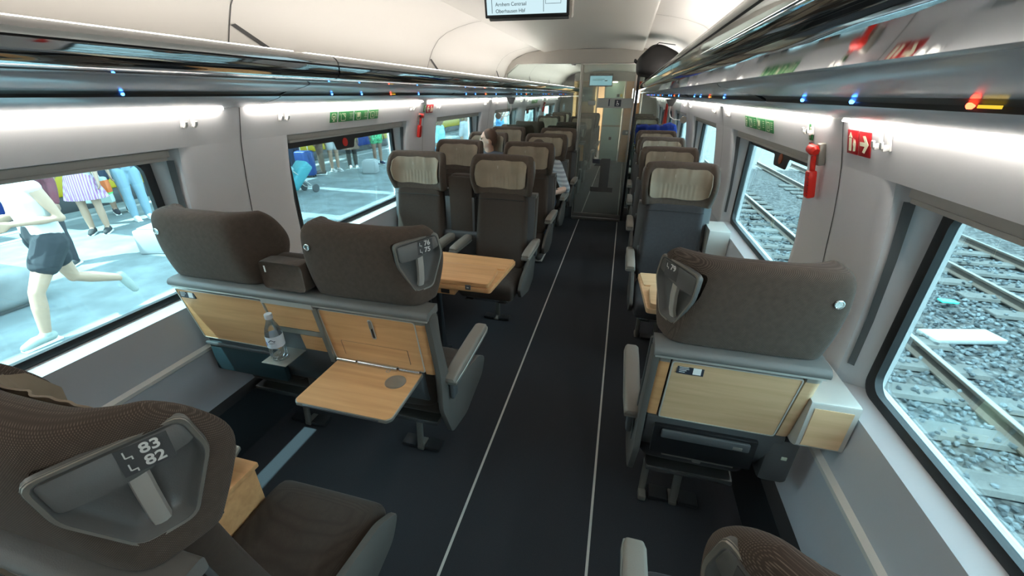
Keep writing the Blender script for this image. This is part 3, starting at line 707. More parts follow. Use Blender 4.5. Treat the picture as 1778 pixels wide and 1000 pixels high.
def double(aisle, nums=None, tray=False, arm=True):
    """two seats side by side ; aisle=+1: aisle on local +x"""
    root = empty('double_seat')
    X = lambda v: v*aisle          # mirror helper, +v = toward aisle
    span0 = lambda u, v: (min(u*aisle, v*aisle), max(u*aisle, v*aisle))
    a, wnd = .357*aisle, -.35*aisle
    seat(root, a, aisle, aisle, nums=nums); seat(root, wnd, 0, -aisle)
    ledge(root, *span0(-.575, .617))
    def span(u, v): return (min(X(u), X(v)), max(X(u), X(v)))
    # window-side folding table and aisle-side table
    x0, x1 = span(-.565, -.125); panel_frame(root, x0, x1, .70, .968, 'wood', (X(-.515) if aisle > 0 else X(-.2), .945))
    x0, x1 = span(.145, .552)
    if tray:
        pn = panel_frame(root, x0, x1, .715, .968, 'wood', name='back_panel')
        def y_(z): return lerp(.046, -.004, (z-.70)/.28)
        O_ = rrect(.30, .078, .004, 2, (x0+x1)/2-.0, .782); I_ = scaled(O_, .985, ((x0+x1)/2, .782))
        MB().loft([[(u, y_(v)-.001, v) for u, v in O_], [(u, y_(v)-.0016, v) for u, v in I_]], cap=False).build('inset_line', 'seam', pn)
        S = rrect(.020, .098, .0095, 5, .365, .905); S2 = rrect(.013, .088, .006, 5, .365, .905)
        MB().loft([[(u, y_(v)-.002, v) for u, v in S], [(u, y_(v)-.004, v) for u, v in S2], [(u, y_(v)+.006, v) for u, v in S2]], cap=False).build('latch_rim', 'silver', pn)
        MB().loft([[(u, y_(v)-.0012, v) for u, v in S2], [(u, y_(v)+.002, v) for u, v in S2]]).build('latch_slot', 'charcoal', pn)
        MB().box((.365, y_(.93)-.003, .930), (.012, .006, .036), .003).build('latch', 'warm', pn)
        tb = MB(); P = round_poly([(.150, .045), (.545, .045), (.550, -.215), (.535, -.232), (.165, -.232), (.150, -.215)], .008, 3)
        c = (.35, -.09)
        ft = tb.loft([[(x, y, .686) for x, y in scaled(P, .97, c)], [(x, y, .690) for x, y in P], [(x, y, .702) for x, y in P], [(x, y, .704) for x, y in scaled(P, .99, c)]]).build('folding_table', 'warm', root, ang=40)
        MB().loft([[(x, y, .7035) for x, y in scaled(P, .985, c)], [(x, y, .7052) for x, y in scaled(P, .983, c)]]).build('table_top', 'wood', ft)
        MB().lathe([(.030, .7050), (.0415, .7050), (.0415, .7064), (.0385, .7068), (.036, .7056), (.001, .7056)], (.463, -.034, 0), 32, cap=False).build('cup_holder', 'warm', ft)
        MB().lathe([(.006, .7060), (.008, .7062), (.009, .7060)], (.40, .02, 0), 20, cap=False).build('table_mark', 'warm', ft)
        MB().box((.35, -.233, .697), (.31, .006, .008), .002).build('finger_grip', 'dgrey', ft)
        h = MB(); h.cyl((.20, .035, .712), .009, .09, 0).cyl((.345, .035, .712), .0105, .18, 0).cyl((.49, .035, .712), .009, .09, 0); h.build('hinge', 'steel', ft)
    else: panel_frame(root, x0, x1, .70, .968, 'wood')
    corner_column(root, X(.556), aisle, 'wood'); side_panel(root, X(.610))
    # middle console
    pad = MB(); lo, hi = span(-.092, .108)
    P = round_poly([(lo, 1.03), (hi, 1.03), (hi, 1.145), (lo, 1.148)], .022, 4); c = ((lo+hi)/2, 1.09)
    pd = pad.loft([[(x, .012, z) for x, z in scaled(P, .9, c)], [(x, .002, z) for x, z in scaled(P, .97, c)], [(x, .010, z) for x, z in P], [(x, .060, z) for x, z in P], [(x, .075, z) for x, z in scaled(P, .93, c)]]).build('console_pad', 'fab', root, ang=60)
    pd_n = text('1', .034, 'text', pd, 'class_numeral', frame((lo+.03, -.0005, 1.115), (1, 0, 0), (0, 0, 1)), .0015)
    cb = MB(); cb.prism([(-.004, .990), (.08, .99), (.08, .46), (.08, .70), (.050, .70)], 0, -.118, .140) if False else cb.box((.0, .09, .80), (.25, .10, .36), .004)
    cb.build('console_body', 'dgrey', root)
    MB().prism([(-.016, 1.0), (-.012, .968), (.02, .966), (.02, 1.0)], 0, lo-.02, hi+.02).build('console_band', 'silver', root)
    def y_(z): return lerp(.046, -.004, (z-.70)/.28)
    lo2, hi2 = span(-.112, .118)
    MB().prism([(y_(.965), .965), (y_(.845), .845), (y_(.845)+.012, .845), (y_(.965)+.012, .965)], 0, lo2, hi2).build('console_front', 'wood', root, smooth=False)
    MB().prism([(y_(.842), .842), (y_(.815), .815), (y_(.815)+.05, .815), (y_(.842)+.05, .842)], 0, lo2, hi2).build('console_strip', 'warm', root, smooth=False)
    l3, h3 = span(.0, .116)
    MB().prism([(y_(.812), .812), (y_(.706), .706), (y_(.706)+.012, .706), (y_(.812)+.012, .812)], 0, l3, h3).build('console_door', 'wood', root, smooth=False)
    l4, h4 = span(-.112, -.006)
    MB().box(((l4+h4)/2, .075, .76), (h4-l4, .03, .11)).build('console_recess', 'black', root, smooth=False)
    MB().prism([(-.010, .975), (y_(.70)-.012, .69), (y_(.70)+.012, .69), (.01, .975)], 0, *span(.119, .141)).build('console_divider', 'warm', root, smooth=False)
    if tray:
        bt = MB().box(((l4+h4)/2-.004, -.018, .722), (.118, .128, .005), .002).build('bottle_shelf', 'warm', root)
        MB().lathe([(.030, .7246), (.031, .7252), (.032, .7246)], ((l4+h4)/2-.01, -.03, 0), 28, cap=False).build('shelf_ring', 'dgrey', bt)
    under_box(root, *span(-.56, .53))
    MB().box((X(-.345), .05, .60), (.40, .03, .15), .008).build('magazine_net', simple_once('teal_net', (.015, .035, .042), .5), root)
    MB().box((X(-.345), .035, .676), (.42, .012, .014), .003).build('net_rail', 'dgrey', root)
    MB().box((0, .33, .30), (1.12, .06, .04), .008).build('base_beam', 'charcoal', root)
    # armrests
    if arm: add_arm(root, X(.636))
    else: MB().box((X(.636), .14, .66), (.05, .13, .07), .02).build('armrest_hinge', 'grey', root)
    add_arm(root, X(.075)); add_arm(root, X(-.075))
    MB().box((X(.01), .115, .79), (.205, .06, .70), .02).build('centre_divider', 'fab2', root)
    MB().box((X(.636), .13, .60), (.022, .05, .12), .008).build('arm_bracket', 'dgrey', root)
    return root
def single(aisle, nums=None):
    root = empty('single_seat')
    X = lambda v: v*aisle
    def span(u, v): return (min(X(u), X(v)), max(X(u), X(v)))
    seat(root, 0, aisle, aisle, blue=True, nums=nums)
    ledge(root, -.245, .245)
    x0, x1 = span(-.185, .180); panel_frame(root, x0, x1, .70, .968, 'woodp', (x0+.055, .940))
    corner_column(root, X(.19), aisle, 'wood'); corner_column(root, X(-.195), -aisle, 'woodp')
    side_panel(root, X(.236))
    under_box(root, *span(-.23, .22))
    MB().box((X(.02), .045, .60), (.34, .02, .13), .004).build('literature_pocket', 'black', root)
    pb = MB().box((X(.02), .028, .640), (.29, .014, .036), .006).build('pocket_bar', 'dgrey', root)
    MB().box((X(-.085), .0205, .636), (.03, .002, .012), .0005).build('bar_label', 'warm', pb)
    sb = MB(); pr = round_poly([(.0, .895), (.0, .715), (.03, .70), (.26, .70), (.26, .895)], .008, 2)
    sb.prism(pr, 0, *span(-.232, -.365)); so = sb.build('side_box', 'silver', root, ang=40)
    MB().prism([(-.003, .872), (-.003, .725), (.006, .725), (.006, .872)], 0, *span(-.245, -.350)).build('side_box_door', 'woodp', so, smooth=False)
    sk = MB(); sk.box((X(-.235), .10, .58), (.10, .10, .20), .02).build('socket_block', 'dgrey', root)
    MB().box((X(-.245), .048, .605), (.018, .004, .014), .002).build('socket_lamp', simple_once('pale_socket_lamp', (.55, .62, .5), .5), root)
    MB().box((0, .33, .30), (.46, .06, .04), .008).build('base_beam', 'charcoal', root)
    f = MB(); f.cyl((X(.06), .16, .42), .011, .12, 0).cyl((X(-.085), .16, .42), .011, .12, 0).box((X(-.012), .16, .42), (.035, .03, .03), .006).build('foot_rest', 'warm', root)
    l = MB(); l.box((X(.14), .30, .17), (.030, .018, .34), .005).box((X(.14), .27, .02), (.034, .05, .03), .006).build('side_leg', 'warm', root)
    add_arm(root, X(.268)); MB().box((X(.268), .13, .60), (.022, .05, .12), .008).build('arm_bracket', 'dgrey', root)
    return root
XD, XS = -.70, .94
A = double(1, ('76', '75'), tray=True); A.location = (XD, 1.165, 0)
tag(A, 'dark brown double seat seen from behind, left side, with open wooden folding table', 'double seat', 'double seats left of the aisle')
Z = double(1, ('83', '82'), arm=False); Z.location = (XD-.004, .208, 0)
tag(Z, 'dark brown double seat at the lower left corner, numbered 83 and 82', 'double seat', 'double seats left of the aisle')
MB().box((.085, .36, .60), (.15, .34, .02), .004).build('console_top', 'wood', Z); MB().box((.085, .36, .50), (.13, .32, .18), .004).build('console_side', 'wood', Z)
Bd = double(-1); Bd.rotation_euler = (0, 0, PI); Bd.location = (XD, 3.20, 0)
tag(Bd, 'dark double seat facing the viewer across the folded wooden table, left side', 'double seat', 'double seats left of the aisle')
rear = [(4.15, 'dark double seat facing the viewer, second such row behind the left table'), (5.10, 'dark double seat facing the viewer, third row behind the left table'), (6.04, 'dark double seat facing the viewer, backed against the glass partition, left side'),
        (9.35, 'dark double seat facing the viewer, first such row beyond the glass partition, left'), (10.3, 'dark double seat facing the viewer, second such row beyond the glass partition, left'), (11.2, 'dark double seat facing the viewer, last row beyond the glass partition, left')]
for y, lab in rear:
    c = copy_tree(Bd); c.location = (XD, y, 0); tag(c, lab, 'double seat')
Ff = copy_tree(Z); Ff.location = (XD, 6.33, 0); tag(Ff, 'dark double seat seen from behind, first row beyond the glass partition, left', 'double seat')
Gf = copy_tree(Z); Gf.location = (XD, 7.22, 0); tag(Gf, 'dark double seat seen from behind, second row beyond the glass partition, left', 'double seat')
for r in (Ff, Gf):
    for ch in [c for c in bpy.data.objects if c.parent == r]:
        for g in [g for g in bpy.data.objects if g.parent == ch]:
            for q in [q for q in bpy.data.objects if q.parent == g and q.name.startswith(('seat_number', 'seat_picto'))]: bpy.data.objects.remove(q)
Sa = single(-1, ('79',)); Sa.location = (XS, 1.165, 0)
tag(Sa, 'single seat seen from behind on the right, pale wood folded table on its back', 'single seat', 'single seats right of the aisle')
Sz = copy_tree(Sa); Sz.location = (XS, .215, 0); tag(Sz, 'single seat cut off at the bottom right corner, only headrest wing and armrest showing', 'single seat')
Sr = single(1); Sr.rotation_euler = (0, 0, PI); Sr.location = (XS, 3.20, 0)
tag(Sr, 'single seat facing the viewer behind the small folded table, right of the aisle', 'single seat', 'single seats right of the aisle')
for y, lab in [(4.15, 'single seat facing the viewer, second behind the right table'), (5.10, 'single seat facing the viewer, third behind the right table'), (6.04, 'single seat facing the viewer on the right, in front of the blue jacket'),
               (9.35, 'single seat facing the viewer, first such row beyond the partition, right'), (10.3, 'single seat facing the viewer, second such row beyond the partition, right'), (11.2, 'single seat facing the viewer, last row beyond the partition, right')]:
    c = copy_tree(Sr); c.location = (XS, y, 0); tag(c, lab, 'single seat')
for y, lab in [(6.36, 'single seat seen from behind, with the blue jacket over its headrest'), (7.22, 'single seat seen from behind, next beyond the blue jacket, right')]:
    c = copy_tree(Sa); c.location = (XS, y, 0); tag(c, lab, 'single seat')

# ================================================================= OUTSIDE, LEFT: PLATFORM
PZ = -.45
def concrete(name, c, sc=3, var=.2, b=.4):
    return simple(name, c, .85, bump=b, bscale=60, var=var, vscale=sc)
MB().box((-5.85, 8, PZ-.5), (8.0, 60, 1.0)).build('platform_floor', concrete('platform_concrete', (.145, .175, .18)), kind='structure', smooth=False)  # concrete colour carries some of the cyan cast of the window glass
for x in (-2.35, -9.25): MB().box((x, 8, PZ+.004), (.13, 60, .008)).build('platform_line', 'pwhite', kind='structure', smooth=False)
MB().box((-2.75, 8, PZ+.003), (.30, 60, .006)).build('platform_tactile_strip', concrete('tactile', (.24, .25, .24)), kind='structure', smooth=False)
for k in range(9): MB().box((-8.7, -2+3*k, PZ+.004), (.12, .9, .008)).build('platform_dash', 'pwhite', kind='structure', smooth=False)
# canopy with openings that lets patches of sun reach the platform
c = MB(); random.seed(3)
y = -14
while y < 34:
    L_ = random.uniform(1.0, 2.6); x0 = -12
    while x0 < -4.4:
        W_ = random.uniform(1.0, 3.2); x1 = min(x0+W_, -4.4)
        if random.random() < .70: c.box(((x0+x1)/2, y+L_/2, 4.6), (x1-x0, L_, .08))
        x0 = x1+random.choice((0, .0, .35))
    y += L_+random.choice((0, .0, .3, .6))
c.build('platform_canopy', simple('canopy_grey', (.35, .35, .35), .7), kind='structure', smooth=False)
# train across the platform
nt_ = empty('yellow_train', (-11.6, 12, 0), label='yellow and dark blue train standing on the far side of the platform', cat='train')
MB().box((0, 0, .10), (2.6, 46, .66), .05).build('lower_body', simple('train_yellow', (.42, .30, .01), .35), nt_)
MB().box((0, 0, -.42), (2.5, 46, .45), .04).build('underframe', simple('train_underframe', (.05, .05, .05), .6), nt_)
MB().box((0, 0, 1.05), (2.6, 46, 1.25), .05).build('window_band', simple('train_blue', (.02, .03, .11), .25), nt_)
MB().box((0, 0, 2.2), (2.6, 46, 1.1), .2).build('upper_body', bpy.data.materials['train_yellow'], nt_)
for k in range(15): MB().box((1.3, -20+2.8*k, 1.05), (.03, 1.5, .75), .05).build('train_window', simple_once('train_glass', (.02, .025, .03), .1), nt_)
for k in range(7): MB().box((1.3, -19.5+6*k, .62), (.05, 1.3, 1.9), .03).build('train_door', simple_once('train_door_blue', (.02, .04, .18), .35), nt_)

def person(label, loc, rz, joints=None, H=1.70, skin=(.62, .40, .29), parts=(), hair=None, hair_style='short', voxel=.014, cat='person', seated=False):
    J = dict(la=(-.10, 0, .08), ra=(.10, 0, .08), lk=(-.10, .01, .47), rk=(.10, .01, .47), lh=(-.095, 0, .90), rh=(.095, 0, .90), pel=(0, 0, .96), wa=(0, .0, 1.10), ch=(0, 0, 1.29),
             ne=(0, 0, 1.45), hd=(0, .02, 1.585), ls=(-.17, 0, 1.40), rs=(.17, 0, 1.40), le=(-.23, -.02, 1.13), re=(.23, -.02, 1.13), lw=(-.24, .06, .89), rw=(.24, .06, .89), lt=None, rt=None)
    J.update(joints or {}); k = H/1.70
    J = {a: (Vector(v)*k if v is not None else None) for a, v in J.items()}
    root = empty('person', loc, rz, label=label, cat=cat)
    def limb(mb, pts, rr):
        mb.tube(pts, [r*k for r in rr], 12)
        for p, r in zip(pts, rr): mb.ball(p, r*k, 6)
    def mid(a, b, t=.5): return J[a].lerp(J[b], t)
    def torso(mb, e=0, neck=False, low=True):
        sh = (J['rs']-J['ls']).normalized()
        for sg in (-1, 1):
            o = sh*sg
            pts = [J['pel']+o*.065*k, J['wa']+o*.055*k, J['ch']+o*.075*k, J['ch'].lerp(J['ne'], .55)+o*.075*k]
            limb(mb, pts if low else pts[1:], [.105+e, .098+e, .108+e, .070+e][0 if low else 1:])
        limb(mb, [J['pel'], J['wa'], J['ch']], [.11+e, .10+e, .115+e])
        for a in ('ls', 'rs'): limb(mb, [J['ch'].lerp(J['ne'], .6), J[a]], [.075+e, .055+e])
        if neck: limb(mb, [J['ch'].lerp(J['ne'], .5), J['ne'], J['hd']-(J['hd']-J['ne'])*.35], [.07, .055, .052])
    def leg(mb, s, a, b, e=0):
        h, n, f = J[s+'h'], J[s+'k'], J[s+'a']
        P = [h, h.lerp(n, .45), n, n.lerp(f, .35), f]; R = [.094, .080, .056, .058, .038]
        i0, i1 = int(a*4), int(math.ceil(b*4)); P, R = P[i0:i1+1], R[i0:i1+1]
        limb(mb, P, [r+e for r in R])
    def arm(mb, s, b=1, e=0):
        P = [J[s+'s'], J[s+'s'].lerp(J[s+'e'], .5), J[s+'e'], J[s+'e'].lerp(J[s+'w'], .4), J[s+'w']]; R = [.052, .047, .040, .038, .026]
        n = int(round(b*4))+1; limb(mb, P[:n], [r+e for r in R[:n]])
    def hand(mb, s):
        w0 = J[s+'w']; d = (w0-J[s+'e']).normalized(); u = Vector((0, 0, 1)) if abs(d.z) < .8 else Vector((0, 1, 0))
        sx = d.cross(u).normalized(); up = sx.cross(d).normalized(); sg = 1 if s == 'l' else -1
        for q in (-1, -.3, .35, 1): limb(mb, [w0, w0+(d*.085+up*.026*q)*k], [.022, .013])
        for q, ln in zip((-1, -.35, .3, .95), (.055, .07, .075, .062)):
            b0 = w0+(d*.085+up*.027*q)*k; b1 = b0+(d*ln*.55+sx*sg*.006+up*.003*q)*k; b2 = b1+(d*ln*.45+sx*sg*.022)*k
            limb(mb, [b0, b1, b2], [.0098, .0088, .0075])
        t0 = w0+(d*.03-up*.02)*k; limb(mb, [t0, t0+(d*.035-up*.03)*k, t0+(d*.065-up*.036)*k], [.015, .011, .009])
    b = MB(); torso(b, -.012, True)
    for s in 'lr':
        leg(b, s, 0, 1); arm(b, s); hand(b, s)
        f = J[s+'a']; t = J.get(s+'t'); t = (Vector((f.x, f.y+.16*k, f.z-.05*k)) if t is None else t)
        limb(b, [f, f.lerp(t, .3)-Vector((0, 0, .01)), t], [.04, .04, .028])
    h = J['hd']; ax = (h-J['ne']).normalized(); fwd = Vector(joints.get('face', (0, 1, 0))) if joints else Vector((0, 1, 0)); fwd = (fwd-ax*fwd.dot(ax)).normalized(); sd = fwd.cross(ax)
    HM = Matrix((sd, fwd, ax)).transposed().to_4x4(); HM.translation = h
    hb = MB(); hb.ball((0, -.008, .02), (.074, .092, .092), 10); hb.ball((0, .018, -.045), (.055, .066, .066), 8); hb.ball((0, .045, -.085), (.03, .03, .024), 6)
    hb.tube([(0, .082, .02), (0, .100, -.022), (0, .086, -.032)], [.008, .015, .008], 6); hb.ball((0, .082, -.055), (.024, .012, .010), 5)
    for sg in (-1, 1): hb.ball((sg*.076, -.006, -.008), (.010, .020, .032), 6); hb.ball((sg*.03, .078, .035), (.022, .012, .010), 5)
    if k != 1: hb.xf(Matrix.Scale(k, 4))
    hb.xf(HM); b.merge(hb.bm)
    sk_ = simple_once('skin_%d' % (int(skin[0]*1000)), skin, .5)
    m = bake(b, [('REMESH', dict(mode='VOXEL', voxel_size=voxel)), ('SMOOTH', dict(factor=.5, iterations=2))], ang=180)
    place(m, 'body', sk_, root)
    if hair:
        hm = MB(); hm.ball((0, -.020, .035), (.080, .088, .090), 10); hm.ball((0, -.055, -.01), (.066, .050, .07), 8)
        if hair_style == 'long': hm.tube([(0, -.07, .02), (0, -.085, -.08), (0, -.075, -.2)], [.06, .065, .03], 10); [hm.tube([(sg*.062, -.02, .03), (sg*.072, -.03, -.07), (sg*.06, -.05, -.17)], [.03, .03, .015], 8) for sg in (-1, 1)]
        if hair_style == 'bun': hm.ball((0, -.10, .07), .045, 8)
        if k != 1: hm.xf(Matrix.Scale(k, 4))
        hm.xf(HM); m = bake(hm, [('REMESH', dict(mode='VOXEL', voxel_size=.009)), ('SMOOTH', dict(factor=.5, iterations=3))], ang=180)
        place(m, 'hair', simple_once('hair_%d' % int(hair[0]*1000), hair, .7), root)
        for sg in (-1, 1):
            e_ = MB(); e_.ball((sg*.03, .083, .018), .0085, 6); e_.xf(Matrix.Scale(k, 4)).xf(HM).build('eye', simple_once('eye_dark', (.03, .02, .015), .2), root)
    for p in parts:
        kind, col = p[0], p[1]; mt = p[2] if len(p) > 2 else simple('cloth_%s_%d' % (kind, len(bpy.data.materials)), col, .9, bump=.3, bscale=90)
        q = MB()
        if kind in ('tank', 'tshirt', 'longsleeve'):
            torso(q, .006)
            if kind == 'tshirt':
                for s in 'lr': arm(q, s, .5, .014)
            if kind == 'longsleeve':
                for s in 'lr': arm(q, s, 1, .012)
        elif kind == 'shorts':
            limb(q, [J['pel'], J['wa'].lerp(J['pel'], .5)], [.13, .118]); [leg(q, s, 0, .25, .030) for s in 'lr']
            for sg in (-1, 1): limb(q, [J['pel']+Vector((sg*.055*k, 0, 0)), J['wa'].lerp(J['pel'], .5)+Vector((sg*.05*k, 0, 0))], [.118, .105])
        elif kind == 'trousers':
            limb(q, [J['pel'], J['wa'].lerp(J['pel'], .6)], [.125, .115]); [leg(q, s, 0, 1, .018) for s in 'lr']
            for sg in (-1, 1): limb(q, [J['pel']+Vector((sg*.055*k, 0, 0)), J['wa'].lerp(J['pel'], .6)+Vector((sg*.05*k, 0, 0))], [.112, .105])
        elif kind == 'skirt':
            c0 = J['pel']; n = 96; rings = []
            for t in (0, .2, .5, .8, 1):
                z = lerp(c0.z+.10*k, c0.z-.36*k, t); r = lerp(.135, .27, t**.8)*k
                rings.append([(c0.x+(r*(1.0+ (.06*t)*math.sin(24*a)))*math.cos(a), c0.y+(r*.85*(1.0+(.06*t)*math.sin(24*a)))*math.sin(a), z) for a in [2*PI*i/n for i in range(n)]])
            place(q.loft(rings).mesh('skirt', ang=50), 'skirt', mt, root); continue
        elif kind == 'shoes':
            for s in 'lr':
                f = J[s+'a']; t = J.get(s+'t'); t = (Vector((f.x, f.y+.17*k, f.z-.05*k)) if t is None else t); d = (t-f); hl = f-d*.30
                if abs(d.z) < .12: hl.z = t.z+.005
                z = MB(); limb(z, [f+Vector((0, 0, .0)), f.lerp(hl, .6)-Vector((0, 0, .0)), f.lerp(t, .55), t], [.048, .044, .046, .036])
                m = bake(z, [('REMESH', dict(mode='VOXEL', voxel_size=.009)), ('SMOOTH', dict(factor=.5, iterations=2))], ang=180); so = place(m, 'shoe', mt, root)
                if abs(d.z) < .12:
                    fl = min(t.z, f.z)-.038*k; z = MB(); dn_ = Vector((d.x, d.y, 0)).normalized(); yy = (t+f)/2-dn_*.03
                    z.box((0, 0, 0), (.085*k, .28*k, .022), .009).xf(Matrix.Translation((yy.x, yy.y, PZ_L(fl))) @ Matrix.Rotation(math.atan2(-dn_.x, dn_.y), 4, 'Z')).build('sole', 'white', so)
            continue
        m = bake(q, [('REMESH', dict(mode='VOXEL', voxel_size=voxel*.9)), ('SMOOTH', dict(factor=.5, iterations=3))], ang=180)
        place(m, kind, mt, root)
    return root
def PZ_L(z): return max(z, .011)
def stripes(name, a, b, sc, axis):
    m, nt, bb = nm(name); tc = nt.nodes.new('ShaderNodeTexCoord'); sp_ = nt.nodes.new('ShaderNodeSeparateXYZ'); nt.links.new(tc.outputs['Object'], sp_.inputs[0])
    q = nt.nodes.new('ShaderNodeMath'); q.operation = 'MULTIPLY'; q.inputs[1].default_value = sc; nt.links.new(sp_.outputs[axis], q.inputs[0])
    s_ = nt.nodes.new('ShaderNodeMath'); s_.operation = 'SINE'; nt.links.new(q.outputs[0], s_.inputs[0])
    g = nt.nodes.new('ShaderNodeMath'); g.operation = 'GREATER_THAN'; g.inputs[1].default_value = 0; nt.links.new(s_.outputs[0], g.inputs[0])
    mx = nt.nodes.new('ShaderNodeMixRGB'); mx.inputs[1].default_value = (*a, 1); mx.inputs[2].default_value = (*b, 1); nt.links.new(g.outputs[0], mx.inputs[0])
    nt.links.new(mx.outputs[0], bb.inputs['Base Color']); bb.inputs['Roughness'].default_value = .9; return m
PALE, MID = (.34, .21, .145), (.24, .14, .095)
G = PZ
# striding woman close outside the first window: walks toward -y
person('person striding past the first left window in white tank top and black shorts', (-4.60, 2.42, G), PI,
       dict(la=(-.03, .33, .09), lt=(-.03, .50, .04), lk=(-.08, .27, .50), ra=(.14, -.52, .29), rt=(.13, -.58, .12), rk=(.13, -.13, .47),
            lh=(-.095, .02, .90), rh=(.095, -.02, .90), le=(-.22, -.06, 1.12), lw=(-.10, .20, 1.12), re=(.24, .02, 1.12), rw=(.10, .25, 1.13)), 1.72, PALE,
       (('tank', (.48, .50, .48)), ('shorts', (.018, .02, .024)), ('shoes', (.24, .27, .25))), hair=(.10, .05, .03), hair_style='bun', voxel=.010)
person('person in a striped lilac pleated skirt standing on the platform by the tote bag', (-7.88, 4.70, G), -2.4, dict(rw=(.30, .05, .92)), 1.66, PALE,
       (('tshirt', (.40, .40, .39)), ('skirt', None, stripes('lilac_stripes', (.30, .13, .26), (.46, .36, .45), 210, 0)), ('shoes', (.03, .03, .03))), hair=(.09, .05, .03), hair_style='long')
bg_ = empty('tote_bag', (-8.25, 5.05, G+.62), .5, label='pale green and white tote bag with orange lettering held beside the lilac skirt', cat='bag')
MB().box((0, 0, 0), (.46, .12, .44), .03).build('bag_body', simple('pale_bag', (.35, .42, .38), .6), bg_)
MB().box((0, 0, -.03), (.47, .125, .10), .02).build('green_patch', simple('bag_green', (.10, .50, .12), .6), bg_)
MB().box((.14, 0, .06), (.20, .128, .22), .02).build('orange_patch', simple('bag_orange', (.55, .12, .02), .6), bg_)
for q in (-.05, .05): MB().tube([(-.12, q, .20), (-.10, q, .34), (.10, q, .34), (.12, q, .20)], .008, 6).build('bag_handle', 'white', bg_)
person('person in dark shorts and black sneakers behind the lilac skirt', (-8.9, 5.75, G), -2.0, {}, 1.74, MID, (('tshirt', (.03, .035, .05)), ('shorts', (.02, .025, .05)), ('shoes', (.02, .02, .025))), hair=(.05, .03, .02))
person('person in pale blue jeans and white shoes at the edge of first left window', (-8.05, 5.50, G), -1.9, {}, 1.70, PALE, (('tshirt', (.10, .11, .15)), ('trousers', (.20, .30, .36)), ('shoes', (.8, .8, .8))), hair=(.12, .07, .04))
person('person in maroon top and dark trousers behind the striding woman', (-6.7, 3.50, G), -2.6, {}, 1.68, MID, (('longsleeve', (.12, .03, .04)), ('trousers', (.03, .03, .035)), ('shoes', (.05, .05, .05))), hair=(.03, .02, .02))
b = empty('platform_bench', (-5.95, 2.15, G), label='low grey concrete bench on the platform behind the striding woman', cat='bench')
MB().box((0, 0, .225), (.62, 1.15, .40), .10, 4).build('bench_block', concrete('bench_concrete', (.18, .19, .19)), b)
MB().box((0, 0, .02), (.50, 1.03, .04), .01).build('bench_base', 'dgrey', b)
for (x, y), lb in (((-6.05, 4.32), 'white block standing on the platform beyond the first left window'), ((-6.70, 11.1), 'white block standing on the platform beyond the second left window')):
    c = empty('platform_block', (x, y, G), .3, label=lb, cat='block'); MB().box((0, 0, .18), (.40, .40, .36), .03).build('block_body', 'pwhite', c); MB().box((0, 0, .37), (.30, .30, .03), .01).build('block_lid', 'pwhite', c)
# people and luggage seen through the second window
person('person in brown trousers standing beside the blue suitcase on the platform', (-7.9, 10.5, G), 2.2, {}, 1.82, MID, (('longsleeve', (.10, .06, .04)), ('trousers', (.11, .065, .045)), ('shoes', (.04, .03, .03))), hair=(.04, .02, .02))
person('person in a white printed tank top behind the blue suitcase', (-8.9, 10.6, G), -1.9, {}, 1.60, PALE, (('tank', (.42, .44, .45)), ('trousers', (.04, .05, .09)), ('shoes', (.1, .1, .1))), hair=(.10, .05, .02), hair_style='long')
person('person in pale shorts with bare legs at the middle of the second left window', (-7.85, 11.0, G), -2.0, {}, 1.68, PALE, (('tshirt', (.12, .38, .18)), ('shorts', (.42, .42, .41)), ('shoes', (.5, .5, .48))), hair=(.25, .16, .08))
person('person in a brown skirt and dark leggings under the red dot, second window', (-7.75, 11.75, G), -2.3, {}, 1.62, MID, (('tshirt', (.10, .07, .05)), ('trousers', (.03, .025, .025)), ('skirt', (.16, .10, .07)), ('shoes', (.40, .40, .39))), hair=(.03, .02, .02))
fl = simple('green_floral', (.10, .42, .20), .8, var=.7, vscale=22)
person('person in green floral shorts at the right of the second left window', (-7.35, 12.6, G), -2.1, {}, 1.78, MID, (('tshirt', (.12, .45, .22), fl), ('shorts', (.1, .4, .2), fl), ('shoes', (.03, .04, .08))), hair=(.05, .03, .02))
sc_ = empty('blue_suitcase', (-8.0, 9.95, G), .4, label='blue suitcase standing upright on the platform', cat='suitcase')
MB().box((0, 0, .38), (.46, .28, .66), .05, 3).build('shell', simple('suitcase_blue', (.015, .05, .19), .4), sc_)
for q in (-.15, -.05, .05, .15): MB().box((q, -.14, .38), (.02, .015, .54), .005).build('rib', bpy.data.materials['suitcase_blue'], sc_)
for qx in (-.18, .18):
    for qy in (-.1, .1): MB().cyl((qx, qy, .03), .03, .025, 0, bev=.005).build('wheel', 'black', sc_)
MB().tube([(-.10, .08, .70), (-.10, .08, .98), (.10, .08, .98), (.10, .08, .70)], .010, 8).build('handle', 'silver', sc_)
tr = empty('shopping_trolley', (-6.70, 8.30, G), 2.95, label='turquoise two-wheeled shopping trolley leaning on the platform', cat='trolley')
tq = simple('turquoise_bag', (.05, .26, .30), .6, bump=.4, bscale=30)
R45 = Matrix.Rotation(math.radians(48), 3, 'X')
MB().box((0, .18, .42), (.36, .26, .72), .06, 3, rot=R45).build('trolley_bag', tq, tr)
MB().box((0, .46, .66), (.37, .28, .12), .05, 3, rot=R45).build('trolley_flap', simple('pale_turquoise', (.22, .38, .40), .6), tr)
for q in (-.20, .20): MB().cyl((q, -.10, .10), .10, .035, 0, 24, .01).build('wheel', 'dgrey', tr); MB().tube([(q*.8, -.10, .10), (q*.8, .30, .48), (q*.8, .75, .92)], .010, 8).build('side_tube', 'silver', tr)
MB().cyl((0, -.10, .10), .010, .40, 0).build('axle', 'silver', tr); MB().cyl((0, .75, .92), .014, .36, 0).build('trolley_handle', 'black', tr)
